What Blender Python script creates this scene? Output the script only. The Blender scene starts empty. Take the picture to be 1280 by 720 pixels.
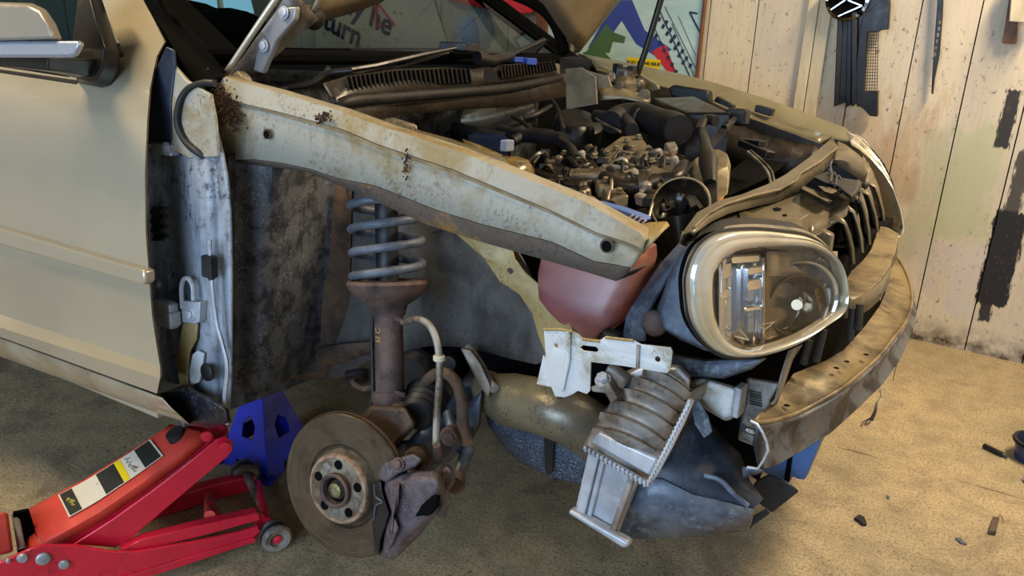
import bpy, math, random
import numpy as np
from mathutils import Vector, Matrix
random.seed(7)
C = bpy.context.scene.collection
# ------------------------------------------------------------------ camera, world, lamps, exposure
FPX = 1049.44                                   # focal length in pixels of the 1280 wide frame
def rad(a): return math.radians(a)
def axes(yaw, p, r):
    F = Vector((math.cos(yaw)*math.cos(p), math.sin(yaw)*math.cos(p), -math.sin(p)))
    R = Vector((math.sin(yaw), -math.cos(yaw), 0)); U = R.cross(F)
    return F, math.cos(r)*R + math.sin(r)*U, -math.sin(r)*R + math.cos(r)*U
CAM = Vector((.9237, -1.7309, 1.26))
CARC = Vector((.9237, -1.7309, .9539))          # the camera seen from the (jacked up, tilted) car's own frame
FB, RB, UB = axes(rad(122.170), rad(14.507), rad(3.045))
FW, RW, UW = axes(rad(122.170), math.atan(FPX/2711), rad(1.69))
def m3(a, b, c): return Matrix((a, b, c)).transposed()
ROT = m3(RW, UW, FW) @ m3(RB, UB, FB).transposed()
camd = bpy.data.cameras.new('camera'); cam = bpy.data.objects.new('camera', camd); C.objects.link(cam)
camd.sensor_width = 36; camd.lens = FPX/1280*36; camd.clip_start = .02
cam.matrix_world = Matrix.Translation(CAM) @ m3(RW, UW, -FW).to_4x4()
bpy.context.scene.camera = cam
sc = bpy.context.scene
sc.view_settings.view_transform = 'Standard'; sc.view_settings.look = 'None'
sc.view_settings.gamma = 1; sc.view_settings.use_curve_mapping = False
sc.view_settings.exposure = 0.0
w = bpy.data.worlds.new('world'); sc.world = w; w.use_nodes = True
w.node_tree.nodes['Background'].inputs[0].default_value = (.50, .68, 1, 1)
w.node_tree.nodes['Background'].inputs[1].default_value = .22
def area(name, loc, target, sx, sy, power, col):
    l = bpy.data.lights.new(name, 'AREA'); l.shape = 'RECTANGLE'; l.size = sx; l.size_y = sy
    l.energy = power; l.color = col
    o = bpy.data.objects.new(name, l); C.objects.link(o); o.location = loc
    o.rotation_euler = (Vector(target) - Vector(loc)).to_track_quat('-Z', 'Y').to_euler(); return o
area('lamp_tube', (1.35, .55, 2.42), (.75, .35, 0), 1.2, .15, 84, (1, .80, .54))
area('lamp_tube', (-1.1, -1.3, 2.42), (-.9, -1.0, 0), 1.2, .15, 44, (1, .80, .5))
area('daylight_opening', (.3, -4.7, 1.75), (.3, 0, .45), 3.4, 2.0, 205, (.52, .72, 1))
# ------------------------------------------------------------------ pixel -> plane of the car / of the room
def rayB(x, y): return FB + RB*((x-640)/FPX) - UB*((y-360)/FPX)
def rayW(x, y): return FW + RW*((x-640)/FPX) - UW*((y-360)/FPX)
def B(x, y, Y): d = rayB(x, y); return CARC + d*((Y-CARC.y)/d.y)
def Bz(x, y, Z): d = rayB(x, y); return CARC + d*((Z-CARC.z)/d.z)
def W(x, y, Y): d = rayW(x, y); return CAM + d*((Y-CAM.y)/d.y)
def Bt(x, y, a, b=.098): d = rayB(x, y); return CARC + d*((a+b*CARC.y-CARC.z)/(d.z-b*d.y))     # plane z = a + b*y
def Wz(x, y, Z): d = rayW(x, y); return CAM + d*((Z-CAM.z)/d.z)
def Wp(x, y, p0, n): d = rayW(x, y); return CAM + d*((p0-CAM).dot(n)/d.dot(n))
def tr(pts, Y=None): return [B(p[0], p[1], p[2] if len(p) > 2 else Y) for p in pts]
def V(*a): return Vector(a)
# ------------------------------------------------------------------ materials
def lin(c):
    if isinstance(c, str): c = [int(c[i:i+2], 16)/255 for i in (0, 2, 4)]
    return tuple((x/12.92 if x <= .04045 else ((x+.055)/1.055)**2.4) for x in c) + (1,)
class NT:
    def __init__(s, name):
        s.m = bpy.data.materials.new(name); s.m.use_nodes = True; s.t = s.m.node_tree; s.n = s.t.nodes
        s.b = s.n['Principled BSDF']; s.co = s.n.new('ShaderNodeTexCoord').outputs['Object']
    def L(s, a, b): s.t.links.new(a, b)
    def noise(s, scale, detail=4, rough=.6, vec=None, stretch=None, dist=0):
        n = s.n.new('ShaderNodeTexNoise'); n.inputs['Scale'].default_value = scale
        n.inputs['Detail'].default_value = detail; n.inputs['Roughness'].default_value = rough
        n.inputs['Distortion'].default_value = dist
        v = vec or s.co
        if stretch:
            mp = s.n.new('ShaderNodeMapping'); mp.inputs['Scale'].default_value = stretch; s.L(v, mp.inputs[0]); v = mp.outputs[0]
        s.L(v, n.inputs['Vector']); return n.outputs['Fac']
    def ramp(s, f, a, b, ca=0., cb=1.):
        r = s.n.new('ShaderNodeMapRange'); s.L(f, r.inputs[0])
        for i, x in enumerate((a, b, ca, cb)): r.inputs[i+1].default_value = x
        return r.outputs[0]
    def mix(s, f, a, b):
        x = s.n.new('ShaderNodeMix'); x.data_type = 'RGBA'
        for v, i in ((f, 0), (a, 6), (b, 7)):
            if hasattr(v, 'links') or hasattr(v, 'is_linked'): s.L(v, x.inputs[i])
            else: x.inputs[i].default_value = v
        return x.outputs[2]
    def math(s, op, a, b=None):
        x = s.n.new('ShaderNodeMath'); x.operation = op
        for i, v in enumerate((a, b)):
            if v is None: continue
            if hasattr(v, 'is_linked'): s.L(v, x.inputs[i])
            else: x.inputs[i].default_value = v
        return x.outputs[0]
    def bump(s, f, st, dist=.002):
        x = s.n.new('ShaderNodeBump'); x.inputs['Strength'].default_value = st; x.inputs['Distance'].default_value = dist
        s.L(f, x.inputs['Height']); s.L(x.outputs[0], s.b.inputs['Normal'])
def mat(name, col, rough=.5, metal=0, c2=None, s2=6, a2=(.4, .65), dirt=None, ds=60, dt=(.6, .68), bump=0, bs=80, coat=0,
        trans=0, ior=1.45, alpha=1, rv=.12, stretch=None, emit=None):
    k = NT(name); b = k.b; c = lin(col)
    out = c
    if c2: out = k.mix(k.ramp(k.noise(s2, 5, .62, stretch=stretch, dist=.4), *a2), c, lin(c2))
    if dirt:
        fine = k.ramp(k.noise(ds*2.2, 7, .78), .50, .62); zone = k.ramp(k.noise(ds/5, 5, .7), dt[0]-.10, dt[1]-.02, .06, 1)
        out = k.mix(k.math('MULTIPLY', k.math('MULTIPLY', fine, zone), .9), out, lin(dirt))
    if hasattr(out, 'is_linked'): k.L(out, b.inputs['Base Color'])
    else: b.inputs['Base Color'].default_value = out
    b.inputs['Metallic'].default_value = metal
    if rv: k.L(k.ramp(k.noise(22, 5), .3, .7, max(0, rough-rv), min(1, rough+rv)), b.inputs['Roughness'])
    else: b.inputs['Roughness'].default_value = rough
    if bump: k.bump(k.noise(bs, 6, .7), bump)
    b.inputs['Coat Weight'].default_value = coat; b.inputs['Coat Roughness'].default_value = .06
    b.inputs['Transmission Weight'].default_value = trans; b.inputs['IOR'].default_value = ior
    b.inputs['Alpha'].default_value = alpha
    if emit: b.inputs['Emission Color'].default_value = lin(emit[0]); b.inputs['Emission Strength'].default_value = emit[1]
    return k.m
M = {}
M['paint'] = mat('beige_paint', 'b3a78d', .3, .35, coat=.9, rv=.03, c2='aa9f88', s2=2)
M['sill'] = mat('sill_paint', 'ab9f85', .38, .3, c2='8f8064', s2=9, coat=.5, dirt='4a3b28', ds=14, dt=(.66, .8))
M['rail'] = mat('dirty_pale_paint', '9d998b', .5, .05, c2='857550', s2=8, a2=(.48, .64), dirt='4a3a26', ds=60, dt=(.56, .66), bump=.25)
M['flange'] = mat('muddy_flange', '4a4138', .75, 0, c2='8a6420', s2=5, a2=(.58, .7), dirt='1e1a16', ds=90, dt=(.48, .62), bump=.5)
M['mud'] = mat('caked_mud', '84683f', .95, 0, c2='2f2218', s2=60, a2=(.45, .6), bump=1, bs=120)
M['olive'] = mat('olive_beige_paint', '6f6a50', .42, .15, c2='59543e', s2=4, dirt='4a4430', ds=90, dt=(.66, .75), coat=.2)
M['jamb'] = mat('grimy_bare_metal', '9ba1a8', .5, .15, c2='6d747e', s2=16, a2=(.42, .62), dirt='191a1e', ds=22, dt=(.55, .62), bump=.4, stretch=(1, 1, .3))
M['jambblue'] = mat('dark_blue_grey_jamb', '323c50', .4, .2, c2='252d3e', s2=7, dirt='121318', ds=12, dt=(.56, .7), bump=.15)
M['liner'] = mat('dirty_wheelhouse', '55585e', .62, .05, c2='2a2c32', s2=24, a2=(.44, .58), dirt='8d8f94', ds=90, dt=(.57, .66), bump=1, bs=70)
M['liner2'] = mat('grey_undersealed_wing', '55524d', .75, 0, c2='403b35', s2=9, a2=(.45, .62), dirt='2a2723', ds=70, dt=(.55, .64), bump=1, bs=80)
M['rustpaint'] = mat('rusty_brown_metal', '66503f', .75, .2, c2='37302c', s2=14, dirt='8b6a44', ds=40, dt=(.62, .7), bump=.8, bs=90)
M['rust'] = mat('rusted_steel', '66524a', .72, .3, c2='3c3330', s2=20, dirt='9a7b5c', ds=60, dt=(.62, .72), bump=.9, bs=130)
M['caliper'] = mat('corroded_caliper', '665b5e', .55, .3, c2='443c3e', s2=30, dirt='9a8e92', ds=120, dt=(.58, .68), bump=.8, bs=160)
M['steel'] = mat('worn_blue_steel', '5f6a78', .48, .5, c2='343a42', s2=20, dirt='8a5a38', ds=30, dt=(.66, .74), bump=.4)
M['spring'] = mat('grey_spring', '5f6671', .55, .3, c2='464b53', s2=30, dirt='6a5340', ds=60, dt=(.64, .74), bump=.6)
M['gold'] = mat('gold_brown_paint', 'a08c5e', .5, .15, c2='83692f', s2=9, dirt='3a2d18', ds=90, dt=(.57, .66), bump=.3)
M['golddark'] = mat('bronze_duct', '81775c', .36, .4, c2='5c584f', s2=7, dirt='241c12', ds=80, dt=(.56, .66), bump=.3)
M['white'] = mat('white_primer_metal', 'c2c4c2', .5, .1, c2='9d9782', s2=12, a2=(.5, .62), dirt='5c4a34', ds=60, dt=(.57, .66), bump=.3)
M['alu'] = mat('dull_aluminium', 'c0c4ca', .42, .4, c2='8d9096', s2=8, dirt='4a3b2a', ds=24, dt=(.6, .74), bump=.25)
M['grimyalu'] = mat('grimy_cast_aluminium', '9a958d', .55, .3, c2='5e5142', s2=14, a2=(.4, .6), dirt='2c241b', ds=70, dt=(.56, .66), bump=.5)
M['black'] = mat('black_plastic', '121213', .38, 0, c2='1f1d1c', s2=9, bump=.1)
M['blacksat'] = mat('dusty_black_plastic', '332e28', .34, 0, c2='24211e', s2=7, dirt='6a5a42', ds=80, dt=(.6, .72), bump=.15)
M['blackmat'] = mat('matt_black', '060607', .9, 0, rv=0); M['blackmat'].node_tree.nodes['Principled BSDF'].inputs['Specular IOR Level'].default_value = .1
M['rubber'] = mat('black_rubber', '141416', .55, 0, c2='242220', s2=20, bump=.2)
M['guide'] = mat('scuffed_air_guide_plastic', '5a636f', .36, .05, c2='343a45', s2=9, a2=(.44, .6), dirt='8a94a0', ds=40, dt=(.55, .72), bump=.3, bs=40)
M['carrier'] = mat('dusty_front_panel_plastic', '6a604c', .32, .05, c2='5c5341', s2=5, dirt='2a241b', ds=50, dt=(.66, .76), bump=.12)
M['beam'] = mat('dirty_bumper_beam', '80704f', .5, .2, c2='4d4130', s2=12, a2=(.44, .62), dirt='1d1812', ds=30, dt=(.58, .66), bump=.35)
M['beamface'] = mat('scraped_bumper_beam_face', '5d6168', .45, .25, c2='2c2c2d', s2=14, a2=(.46, .58), dirt='7a6548', ds=16, dt=(.53, .64), bump=.3)
M['engmetal'] = mat('oily_engine_metal', '8d816c', .38, .5, c2='332e28', s2=16, dirt='171411', ds=40, dt=(.56, .7), bump=.4)
M['engdark'] = mat('dark_engine_metal', '332e28', .4, .35, c2='171513', s2=16, dirt='5d5140', ds=60, dt=(.66, .76), bump=.4)
M['coverbeige'] = mat('dusty_engine_cover', '857a60', .42, .3, c2='5f563f', s2=10, dirt='2b261c', ds=50, dt=(.66, .76), bump=.15)
M['shield'] = mat('bright_heat_shield', 'c9bfa9', .28, .5, c2='9b907d', s2=14, bump=.3)
M['insul'] = mat('tan_heat_board', '867a61', .8, 0, c2='6a5f4a', s2=20, bump=.2)
M['chrome'] = mat('chrome', 'd7dade', .07, 1, rv=.02)
M['rim'] = mat('clear_yellowed_lens_rim', 'cfc9b8', .14, .35, c2='b5aa8a', s2=9, coat=1, rv=.04)
M['housing'] = mat('lamp_housing', 'a3998a', .2, .5, c2='877c6c', s2=5); M['lampdark'] = mat('smoky_reflector', '776f64', .16, .7, c2='5f584e')
M['lamp_in'] = mat('satin_lamp_interior', 'b3a794', .2, .5, rv=.05); M['lampchrome'] = mat('lamp_chrome', 'dfe4ec', .1, .9, rv=.02)
M['red'] = mat('red_jack_paint', 'd01f38', .3, 0, c2='b81a32', s2=6, coat=.4, dirt='3a1014', ds=40, dt=(.64, .72))
M['reddull'] = mat('faded_red_paint', 'd04434', .45, 0, c2='b03a30', s2=8, dirt='4a2420', ds=34, dt=(.6, .7))
M['blue'] = mat('blue_stand_paint', '1430b8', .35, 0, c2='102488', s2=8, coat=.3, dirt='0a1024', ds=30, dt=(.7, .8))
M['navy'] = mat('navy_plastic', '2e3750', .35, 0, bump=.05)
M['bluecard'] = mat('blue_plastic', '4a66a8', .4)
M['cyanish'] = mat('pale_blue_card', 'a8bfc4', .7)
M['offwhite'] = mat('white_paint_wood', 'c9bda2', .65, 0, c2='b5a78a', s2=7, dirt='4a3a28', ds=70, dt=(.7, .76), stretch=(6, 6, 1))
M['brownwood'] = mat('brown_wood', '6d4630', .6, 0, c2='4d2f20', s2=8, stretch=(8, 8, 1))
M['label_black'] = mat('black_print', '232420', .5); M['label_white'] = mat('grubby_white_label', 'cfc4ae', .55, c2='8f6f55', s2=30, a2=(.6, .7))
M['label_yellow'] = mat('yellow_print', 'dcc210', .5); M['printred'] = mat('red_print', 'b8283a', .6)
M['printblue'] = mat('blue_print', '2c3f8f', .6); M['printgreen'] = mat('green_print', '41643f', .6); M['printnavy'] = mat('navy_print', '1f2748', .6)
M['postersky'] = mat('poster_pale_blue', '9dbcc0', .45, c2='b4cccb', s2=3, stretch=(1, 1, 6))
M['leaf'] = mat('dry_leaf', '8a7a50', .8, c2='5a4a30', s2=60)
M['leather'] = mat('dark_trim', '0c0e12', .8); M['leather'].node_tree.nodes['Principled BSDF'].inputs['Specular IOR Level'].default_value = .12
M['amber'] = mat('amber_plastic', '73602f', .22, .1, c2='54431f', s2=14)
M['orange'] = mat('orange_plastic', 'c77a2c', .3, trans=.3)
def glass(name, col, rough, alpha_t):
    k = NT(name); t = k.n.new('ShaderNodeBsdfTransparent'); g = k.n.new('ShaderNodeBsdfGlossy'); x = k.n.new('ShaderNodeMixShader')
    f = k.n.new('ShaderNodeLayerWeight'); f.inputs[0].default_value = .5
    t.inputs[0].default_value = lin(col); g.inputs['Roughness'].default_value = rough
    k.L(k.math('ADD', k.math('MULTIPLY', k.math('POWER', f.outputs[1], 6.5), alpha_t), .045), x.inputs[0]); k.L(t.outputs[0], x.inputs[1]); k.L(g.outputs[0], x.inputs[2])
    k.L(x.outputs[0], k.n['Material Output'].inputs['Surface']); return k.m
M['glass'] = glass('window_glass', '8fa6b0', .02, .5)
M['lens'] = glass('lens_glass', 'f4efe6', .02, .8)
def tankmat():
    k = NT('pink_translucent_tank'); k.b.inputs['Roughness'].default_value = .35
    sep = k.n.new('ShaderNodeSeparateXYZ'); k.L(k.co, sep.inputs[0])
    band = k.ramp(k.noise(5, 2, .5, stretch=(.6, .6, 2.2)), .42, .6)
    k.L(k.mix(band, lin('a9786c'), lin('7a4645')), k.b.inputs['Base Color'])
    k.b.inputs['Subsurface Weight'].default_value = .25; k.b.inputs['Subsurface Radius'].default_value = (.03, .015, .01)
    return k.m
M['tank'] = tankmat()
# ------------------------------------------------------------------ mesh builder
class MB:
    def __init__(s): s.v = []; s.f = []
    def add(s, vs, fs):
        o = len(s.v); s.v += [Vector(v) for v in vs]; s.f += [tuple(i+o for i in f) for f in fs]; return s
    def prism(s, pts, vec):
        n = len(pts); vec = Vector(vec)
        vs = [Vector(p) for p in pts] + [Vector(p)+vec for p in pts]
        return s.add(vs, [tuple(range(n)), tuple(range(2*n-1, n-1, -1))] + [(i, (i+1) % n+0, (i+1) % n+n, i+n)[::-1] for i in range(n)])
    def grid(s, rows, close=False):
        R = len(rows); K = len(rows[0]); idx = {}; vs = []
        if any(len(r) != K for r in rows): raise ValueError('rows differ: %s' % [len(r) for r in rows])
        for i, r in enumerate(rows):
            for j, p in enumerate(r):
                if p is not None: idx[i, j] = len(vs); vs.append(p)
        fs = []
        for i in range(R-1):
            for j in range(K if close else K-1):
                q = [(i, j), (i, (j+1) % K), (i+1, (j+1) % K), (i+1, j)]
                if all(k in idx for k in q): fs.append(tuple(idx[k] for k in q))
        return s.add(vs, fs)
    def ring_loft(s, rings, caps=True):
        m_ = max(len(r) for r in rings)
        if any(len(r) != m_ for r in rings):
            def rs(r):
                r = list(r)
                while len(r) < m_:                      # split the longest edge until the counts agree
                    i = max(range(len(r)), key=lambda k: (r[(k+1) % len(r)]-r[k]).length); r.insert(i+1, (r[i]+r[(i+1) % len(r)])/2)
                return r
            rings = [rs(r) for r in rings]
        s0 = len(s.v); s.grid(rings, True); n = len(rings[0]); L = len(rings)
        if caps: s.f += [tuple(range(s0+n-1, s0-1, -1)), tuple(range(s0+(L-1)*n, s0+L*n))]
        return s
    def tube(s, path, r, seg=10, caps=True):
        path = [Vector(p) for p in path]; n = len(path); rs = r if isinstance(r, (list, tuple)) else [r]*n
        rings = []; up = None
        for i, p in enumerate(path):
            t = (path[min(i+1, n-1)] - path[max(i-1, 0)]).normalized()
            if up is None: up = t.orthogonal().normalized()
            up = (up - t*up.dot(t)).normalized(); b = t.cross(up)
            rings.append([p + (up*math.cos(a)+b*math.sin(a))*rs[i] for a in [2*math.pi*k/seg for k in range(seg)]])
        return s.ring_loft(rings, caps)
    def lathe(s, c, ax, prof, seg=32, caps=True):     # prof: (radius, distance along axis)
        c = Vector(c); ax = Vector(ax).normalized(); u = ax.orthogonal().normalized(); b = ax.cross(u)
        return s.ring_loft([[c + ax*h + (u*math.cos(a)+b*math.sin(a))*max(r, 1e-5) for a in [2*math.pi*k/seg for k in range(seg)]] for r, h in prof], caps)
    def cyl(s, a, b, r, seg=16, ch=None):
        a = Vector(a); b = Vector(b); L = (b-a).length; ch = min(r*.15, L*.2) if ch is None else ch
        return s.lathe(a, b-a, [(r-ch, 0), (r, ch), (r, L-ch), (r-ch, L)], seg)
    def box(s, c, size, rot=None, bev=None):
        c = Vector(c); x, y, z = [k/2 for k in size]; bv = min(x, y, z)*.25 if bev is None else bev
        if bv <= 0:
            vs = [V(i, j, k) for i in (-x, x) for j in (-y, y) for k in (-z, z)]
            fs = [(0, 1, 3, 2), (4, 6, 7, 5), (0, 4, 5, 1), (2, 3, 7, 6), (0, 2, 6, 4), (1, 5, 7, 3)]
        else:
            rings = []
            for (zz, d) in ((-z, bv), (-z+bv, 0), (z-bv, 0), (z, bv)):
                X, Y_ = x-d, y-d
                rings.append([V(-X+bv, -Y_, zz), V(X-bv, -Y_, zz), V(X, -Y_+bv, zz), V(X, Y_-bv, zz), V(X-bv, Y_, zz), V(-X+bv, Y_, zz), V(-X, Y_-bv, zz), V(-X, -Y_+bv, zz)])
            t = MB().ring_loft(rings); vs, fs = t.v, t.f
        if rot is not None: vs = [rot @ v for v in vs]
        return s.add([c+v for v in vs], fs)
    def ball(s, c, r, seg=20, rings=10):
        c = Vector(c); r = (r, r, r) if not isinstance(r, (tuple, list)) else r
        return s.ring_loft([[c + V(r[0]*math.sin(t)*math.cos(a), r[1]*math.sin(t)*math.sin(a), -r[2]*math.cos(t)) for a in [2*math.pi*k/seg for k in range(seg)]]
                            for t in [.02+(math.pi-.04)*i/rings for i in range(rings+1)]])
def tag(o, label=None, cat=None, group=None, kind=None):
    for k, v in (('label', label), ('category', cat), ('group', group), ('kind', kind)):
        if v: o[k] = v
    return o
def obj(name, mb, m, parent=None, bevel=0, sub=0, solid=0, smooth=True, label=None, angle=38, soff=1, origin=None):
    me = bpy.data.meshes.new(name)
    org = Vector((0, 0, 0))
    if parent is None:
        xs = [v for v in mb.v]; lo = [min(v[i] for v in xs) for i in range(3)]; hi = [max(v[i] for v in xs) for i in range(3)]
        org = origin or V((lo[0]+hi[0])/2, (lo[1]+hi[1])/2, lo[2])
    elif parent.get('_org'): org = Vector(parent['_org'])
    me.from_pydata([v-org for v in mb.v], [], mb.f); me.update()
    import bmesh
    bm = bmesh.new(); bm.from_mesh(me); bmesh.ops.remove_doubles(bm, verts=bm.verts, dist=1e-6)
    bmesh.ops.recalc_face_normals(bm, faces=bm.faces)
    for f in bm.faces: f.smooth = smooth
    for e in bm.edges:
        if len(e.link_faces) == 2 and e.calc_face_angle(0) > rad(angle): e.smooth = False
    bm.to_mesh(me); bm.free()
    o = bpy.data.objects.new(name, me); C.objects.link(o); o.data.materials.append(m)
    if parent is not None:
        o.parent = parent
        if parent.get('_org'): o['_org'] = list(org)
    else: o.location = org
    if solid:
        x = o.modifiers.new('solid', 'SOLIDIFY'); x.thickness = solid; x.offset = soff
    if bevel:
        x = o.modifiers.new('bevel', 'BEVEL'); x.width = bevel; x.segments = 2; x.limit_method = 'ANGLE'; x.angle_limit = rad(35)
    if sub:
        x = o.modifiers.new('sub', 'SUBSURF'); x.levels = sub; x.render_levels = sub
    if label: o['label'] = label
    return o
def thing(name, loc, label, cat, group=None, rot=None):
    o = bpy.data.objects.new(name, None); C.objects.link(o); o.empty_display_size = .1
    M4 = Matrix.Translation(Vector(loc))
    if rot is not None: M4 = M4 @ rot.to_4x4()
    else: o['_org'] = list(loc)
    o.matrix_world = M4; return tag(o, label, cat, group)
# flat plate with true holes, drawn as a 2D curve in the plane Y = const of the frame, thickness away from the viewer
def platemesh(outs, thick, bev=0.0, mapf=None, res=1):
    cu = bpy.data.curves.new('c', 'CURVE'); cu.dimensions = '2D'; cu.fill_mode = 'BOTH'
    cu.extrude = max(thick/2-bev, 1e-4); cu.bevel_depth = bev; cu.bevel_resolution = 1
    for pts in outs:
        sp = cu.splines.new('POLY'); sp.points.add(len(pts)-1); sp.use_cyclic_u = True
        for p, q in zip(sp.points, pts): p.co = (q[0], q[1], 0, 1)
    o = bpy.data.objects.new('c', cu); C.objects.link(o)
    dg = bpy.context.evaluated_depsgraph_get(); me = bpy.data.meshes.new_from_object(o.evaluated_get(dg))
    mb = MB().add([mapf(v.co) for v in me.vertices], [tuple(p.vertices) for p in me.polygons])
    bpy.data.objects.remove(o); bpy.data.curves.remove(cu); bpy.data.meshes.remove(me); return mb
def plate(pts, Y, thick=.003, holes=(), bev=.0006, wave=None):
    o = [(p.x, p.z) for p in tr(pts, Y)]; outs = [o]
    for h in holes:
        if len(h) == 3:
            c = B(h[0], h[1], Y); outs.append([(c.x+h[2]*math.cos(a), c.z+h[2]*math.sin(a)) for a in [2*math.pi*k/16 for k in range(16)]])
        else: outs.append([(p.x, p.z) for p in tr(h, Y)])
    f = (lambda v: V(v.x, Y + thick/2 - v.z + (wave(v.x, v.y) if wave else 0), v.y))
    return platemesh(outs, thick, bev, f)
def text(s, size, ext=.0006, bold=False):
    cu = bpy.data.curves.new('t', 'FONT'); cu.body = s; cu.size = size; cu.extrude = ext; cu.align_x = 'CENTER'; cu.align_y = 'CENTER'
    if bold: cu.offset = size*.02
    o = bpy.data.objects.new('t', cu); C.objects.link(o)
    dg = bpy.context.evaluated_depsgraph_get(); me = bpy.data.meshes.new_from_object(o.evaluated_get(dg))
    r = ([v.co.copy() for v in me.vertices], [tuple(p.vertices) for p in me.polygons])
    bpy.data.objects.remove(o); bpy.data.curves.remove(cu); return r
def text_on(mb, s, size, c, xd, yd, ext=.0006, bold=False):
    v, f = text(s, size, ext, bold); xd = Vector(xd).normalized(); yd = Vector(yd).normalized(); n = xd.cross(yd)
    return mb.add([Vector(c) + xd*p.x + yd*p.y + n*p.z for p in v], f)
def smoothpath(pts, n=8):
    pts = [Vector(p) for p in pts]; out = []
    P = [pts[0]*2-pts[1]] + pts + [pts[-1]*2-pts[-2]]
    for i in range(1, len(P)-2):
        for k in range(n):
            t = k/n; a, b, c, d = P[i-1], P[i], P[i+1], P[i+2]
            out.append(.5*((2*b) + (c-a)*t + (2*a-5*b+4*c-d)*t*t + (3*b-a-3*c+d)*t**3))
    return out + [pts[-1]]
def hose(pts, r, seg=10, n=7): return MB().tube(smoothpath(tr(pts), n), r, seg)
def lerp(a, b, t): return a + (b-a)*t
def hexbolt(mb, c, ax, r, h=.006):
    mb.lathe(c, ax, [(r*1.35, 0), (r*1.35, h*.25)], 20); mb.lathe(c, ax, [(r, h*.25), (r, h*.9), (r*.85, h)], 6); return mb
# ------------------------------------------------------------------ the garage
WY = 1.48
def quad(mb, a, b, c, d, t): return mb.prism([a, b, c, d], t)
def wallmat(name, marks):
    k = NT(name); sep = k.n.new('ShaderNodeSeparateXYZ'); k.L(k.co, sep.inputs[0])
    X, Z = sep.outputs[0], sep.outputs[2]
    base = k.mix(k.ramp(k.noise(2.2, 4, .6, stretch=(1.6, 1, .6)), .36, .66), lin('d0c2a6'), lin('bdb2a2'))
    base = k.mix(k.ramp(k.noise(30, 5, .6, stretch=(5, 1, .35)), .5, .75, 0, .5), base, lin('ab9a80'))
    def box(x0, x1, z0, z1, soft, nz, ns=(1, 1, 1)):
        q = k.noise(nz, 5, .7, stretch=ns); wob = k.math('MULTIPLY', k.math('SUBTRACT', q, .5), soft*5)
        dx = k.math('SUBTRACT', k.math('ABSOLUTE', k.math('SUBTRACT', X, (x0+x1)/2)), abs(x1-x0)/2)
        dz = k.math('SUBTRACT', k.math('ABSOLUTE', k.math('SUBTRACT', Z, (z0+z1)/2)), abs(z1-z0)/2)
        return k.ramp(k.math('ADD', k.math('MAXIMUM', dx, dz), wob), -soft*.3, soft*.3, 1, 0)
    for (x0, x1, z0, z1, soft, nz, ns, col, amt) in marks:
        f = k.math('MULTIPLY', box(x0, x1, z0, z1, soft, nz, ns), amt); base = k.mix(f, base, lin(col))
    # small dark scuffs and knots
    sp = k.math('MULTIPLY', k.ramp(k.noise(40, 7, .8, stretch=(1.4, 1, 1)), .585, .63), k.ramp(k.noise(3.1, 3), .42, .56))
    base = k.mix(k.math('MULTIPLY', sp, .85), base, lin('5a4230'))
    ft = k.math('MULTIPLY', k.ramp(Z, .02, .10, 1, 0), k.ramp(k.noise(14, 6, .7), .34, .6)); base = k.mix(ft, base, lin('4b3626'))
    k.L(base, k.b.inputs['Base Color']); k.b.inputs['Roughness'].default_value = .72
    k.bump(k.noise(40, 6, .7, stretch=(6, 1, .5)), .35); return k.m
def wp(x, y): p = W(x, y, WY); return p.x, p.z
def mk(xa, ya, xb, yb, soft, nz, ns, col, amt):
    a = wp(xa, ya); b = wp(xb, yb); return (min(a[0], b[0]), max(a[0], b[0]), min(a[1], b[1]), max(a[1], b[1]), soft, nz, ns, col, amt)
def mr(xa, xb, yref, y0, y1, soft, nz, ns, col, amt):
    xm = (xa+xb)/2; return (W(xa, yref, WY).x, W(xb, yref, WY).x, W(xm, y1, WY).z, W(xm, y0, WY).z, soft, nz, ns, col, amt)
marks = [mk(1150, 150, 1163, 330, .05, 9, (1, 1, .5), '9aa07c', .4), mk(1190, 150, 1222, 300, .05, 9, (1, 1, .5), 'a8ad86', .6),
         mk(1116, 120, 1142, 250, .10, 5, (1.6, 1, .5), 'a27e52', .42), mk(1060, 120, 1100, 170, .10, 5, (1.6, 1, .5), 'b08a58', .35),
         mk(1190, 310, 1215, 400, .05, 9, (1, 1, .6), 'c3b9b4', .7), mk(1150, 300, 1180, 380, .05, 9, (1, 1, .6), 'bdb2ac', .6),
         mr(1250, 1269, 150, 112, 186, .008, 60, (2.5, 1, .6), '1b1a20', .97), mr(1264, 1284, 225, 188, 268, .012, 60, (2.5, 1, .4), '1b1a20', .9),
         mr(1229, 1271, 330, 262, 384, .010, 45, (2.5, 1, .6), '19181d', 1.0), mr(1226, 1240, 384, 330, 402, .010, 45, (2.5, 1, .6), '19181d', .97)]
M['wall'] = wallmat('old_cream_planks', marks)
M['wallplain'] = wallmat('plain_planks', [])
xs = [W(x, 0, WY).x for x in (949, 1012, 1080, 1154, 1230)]
wd = (xs[-1]-xs[0])/4
edges = [xs[0]-wd*i for i in range(18, 0, -1)] + xs + [xs[-1]+wd*i for i in range(1, 11)]
edges.insert(edges.index(xs[0]), xs[0]-.0) if False else None
mb = MB(); G = .0022
for a, b in zip(edges[:-1], edges[1:]):
    ww = [(a, b)]
    for (p, q) in ww:
        mb.prism([V(p+G, WY, -.01), V(q-G, WY, -.01), V(q-G, WY, 2.5), V(p+G, WY, 2.5)], V(0, .02, 0))
XL, XR = edges[0], edges[-1]
tag(obj('wall_back', mb, M['wall'], origin=V(0, 0, 0), smooth=False), kind='structure')
mb = MB().prism([V(XL-.1, WY+.022, -.02), V(XR+.1, WY+.022, -.02), V(XR+.1, WY+.022, 2.52), V(XL-.1, WY+.022, 2.52)], V(0, .05, 0))
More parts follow.
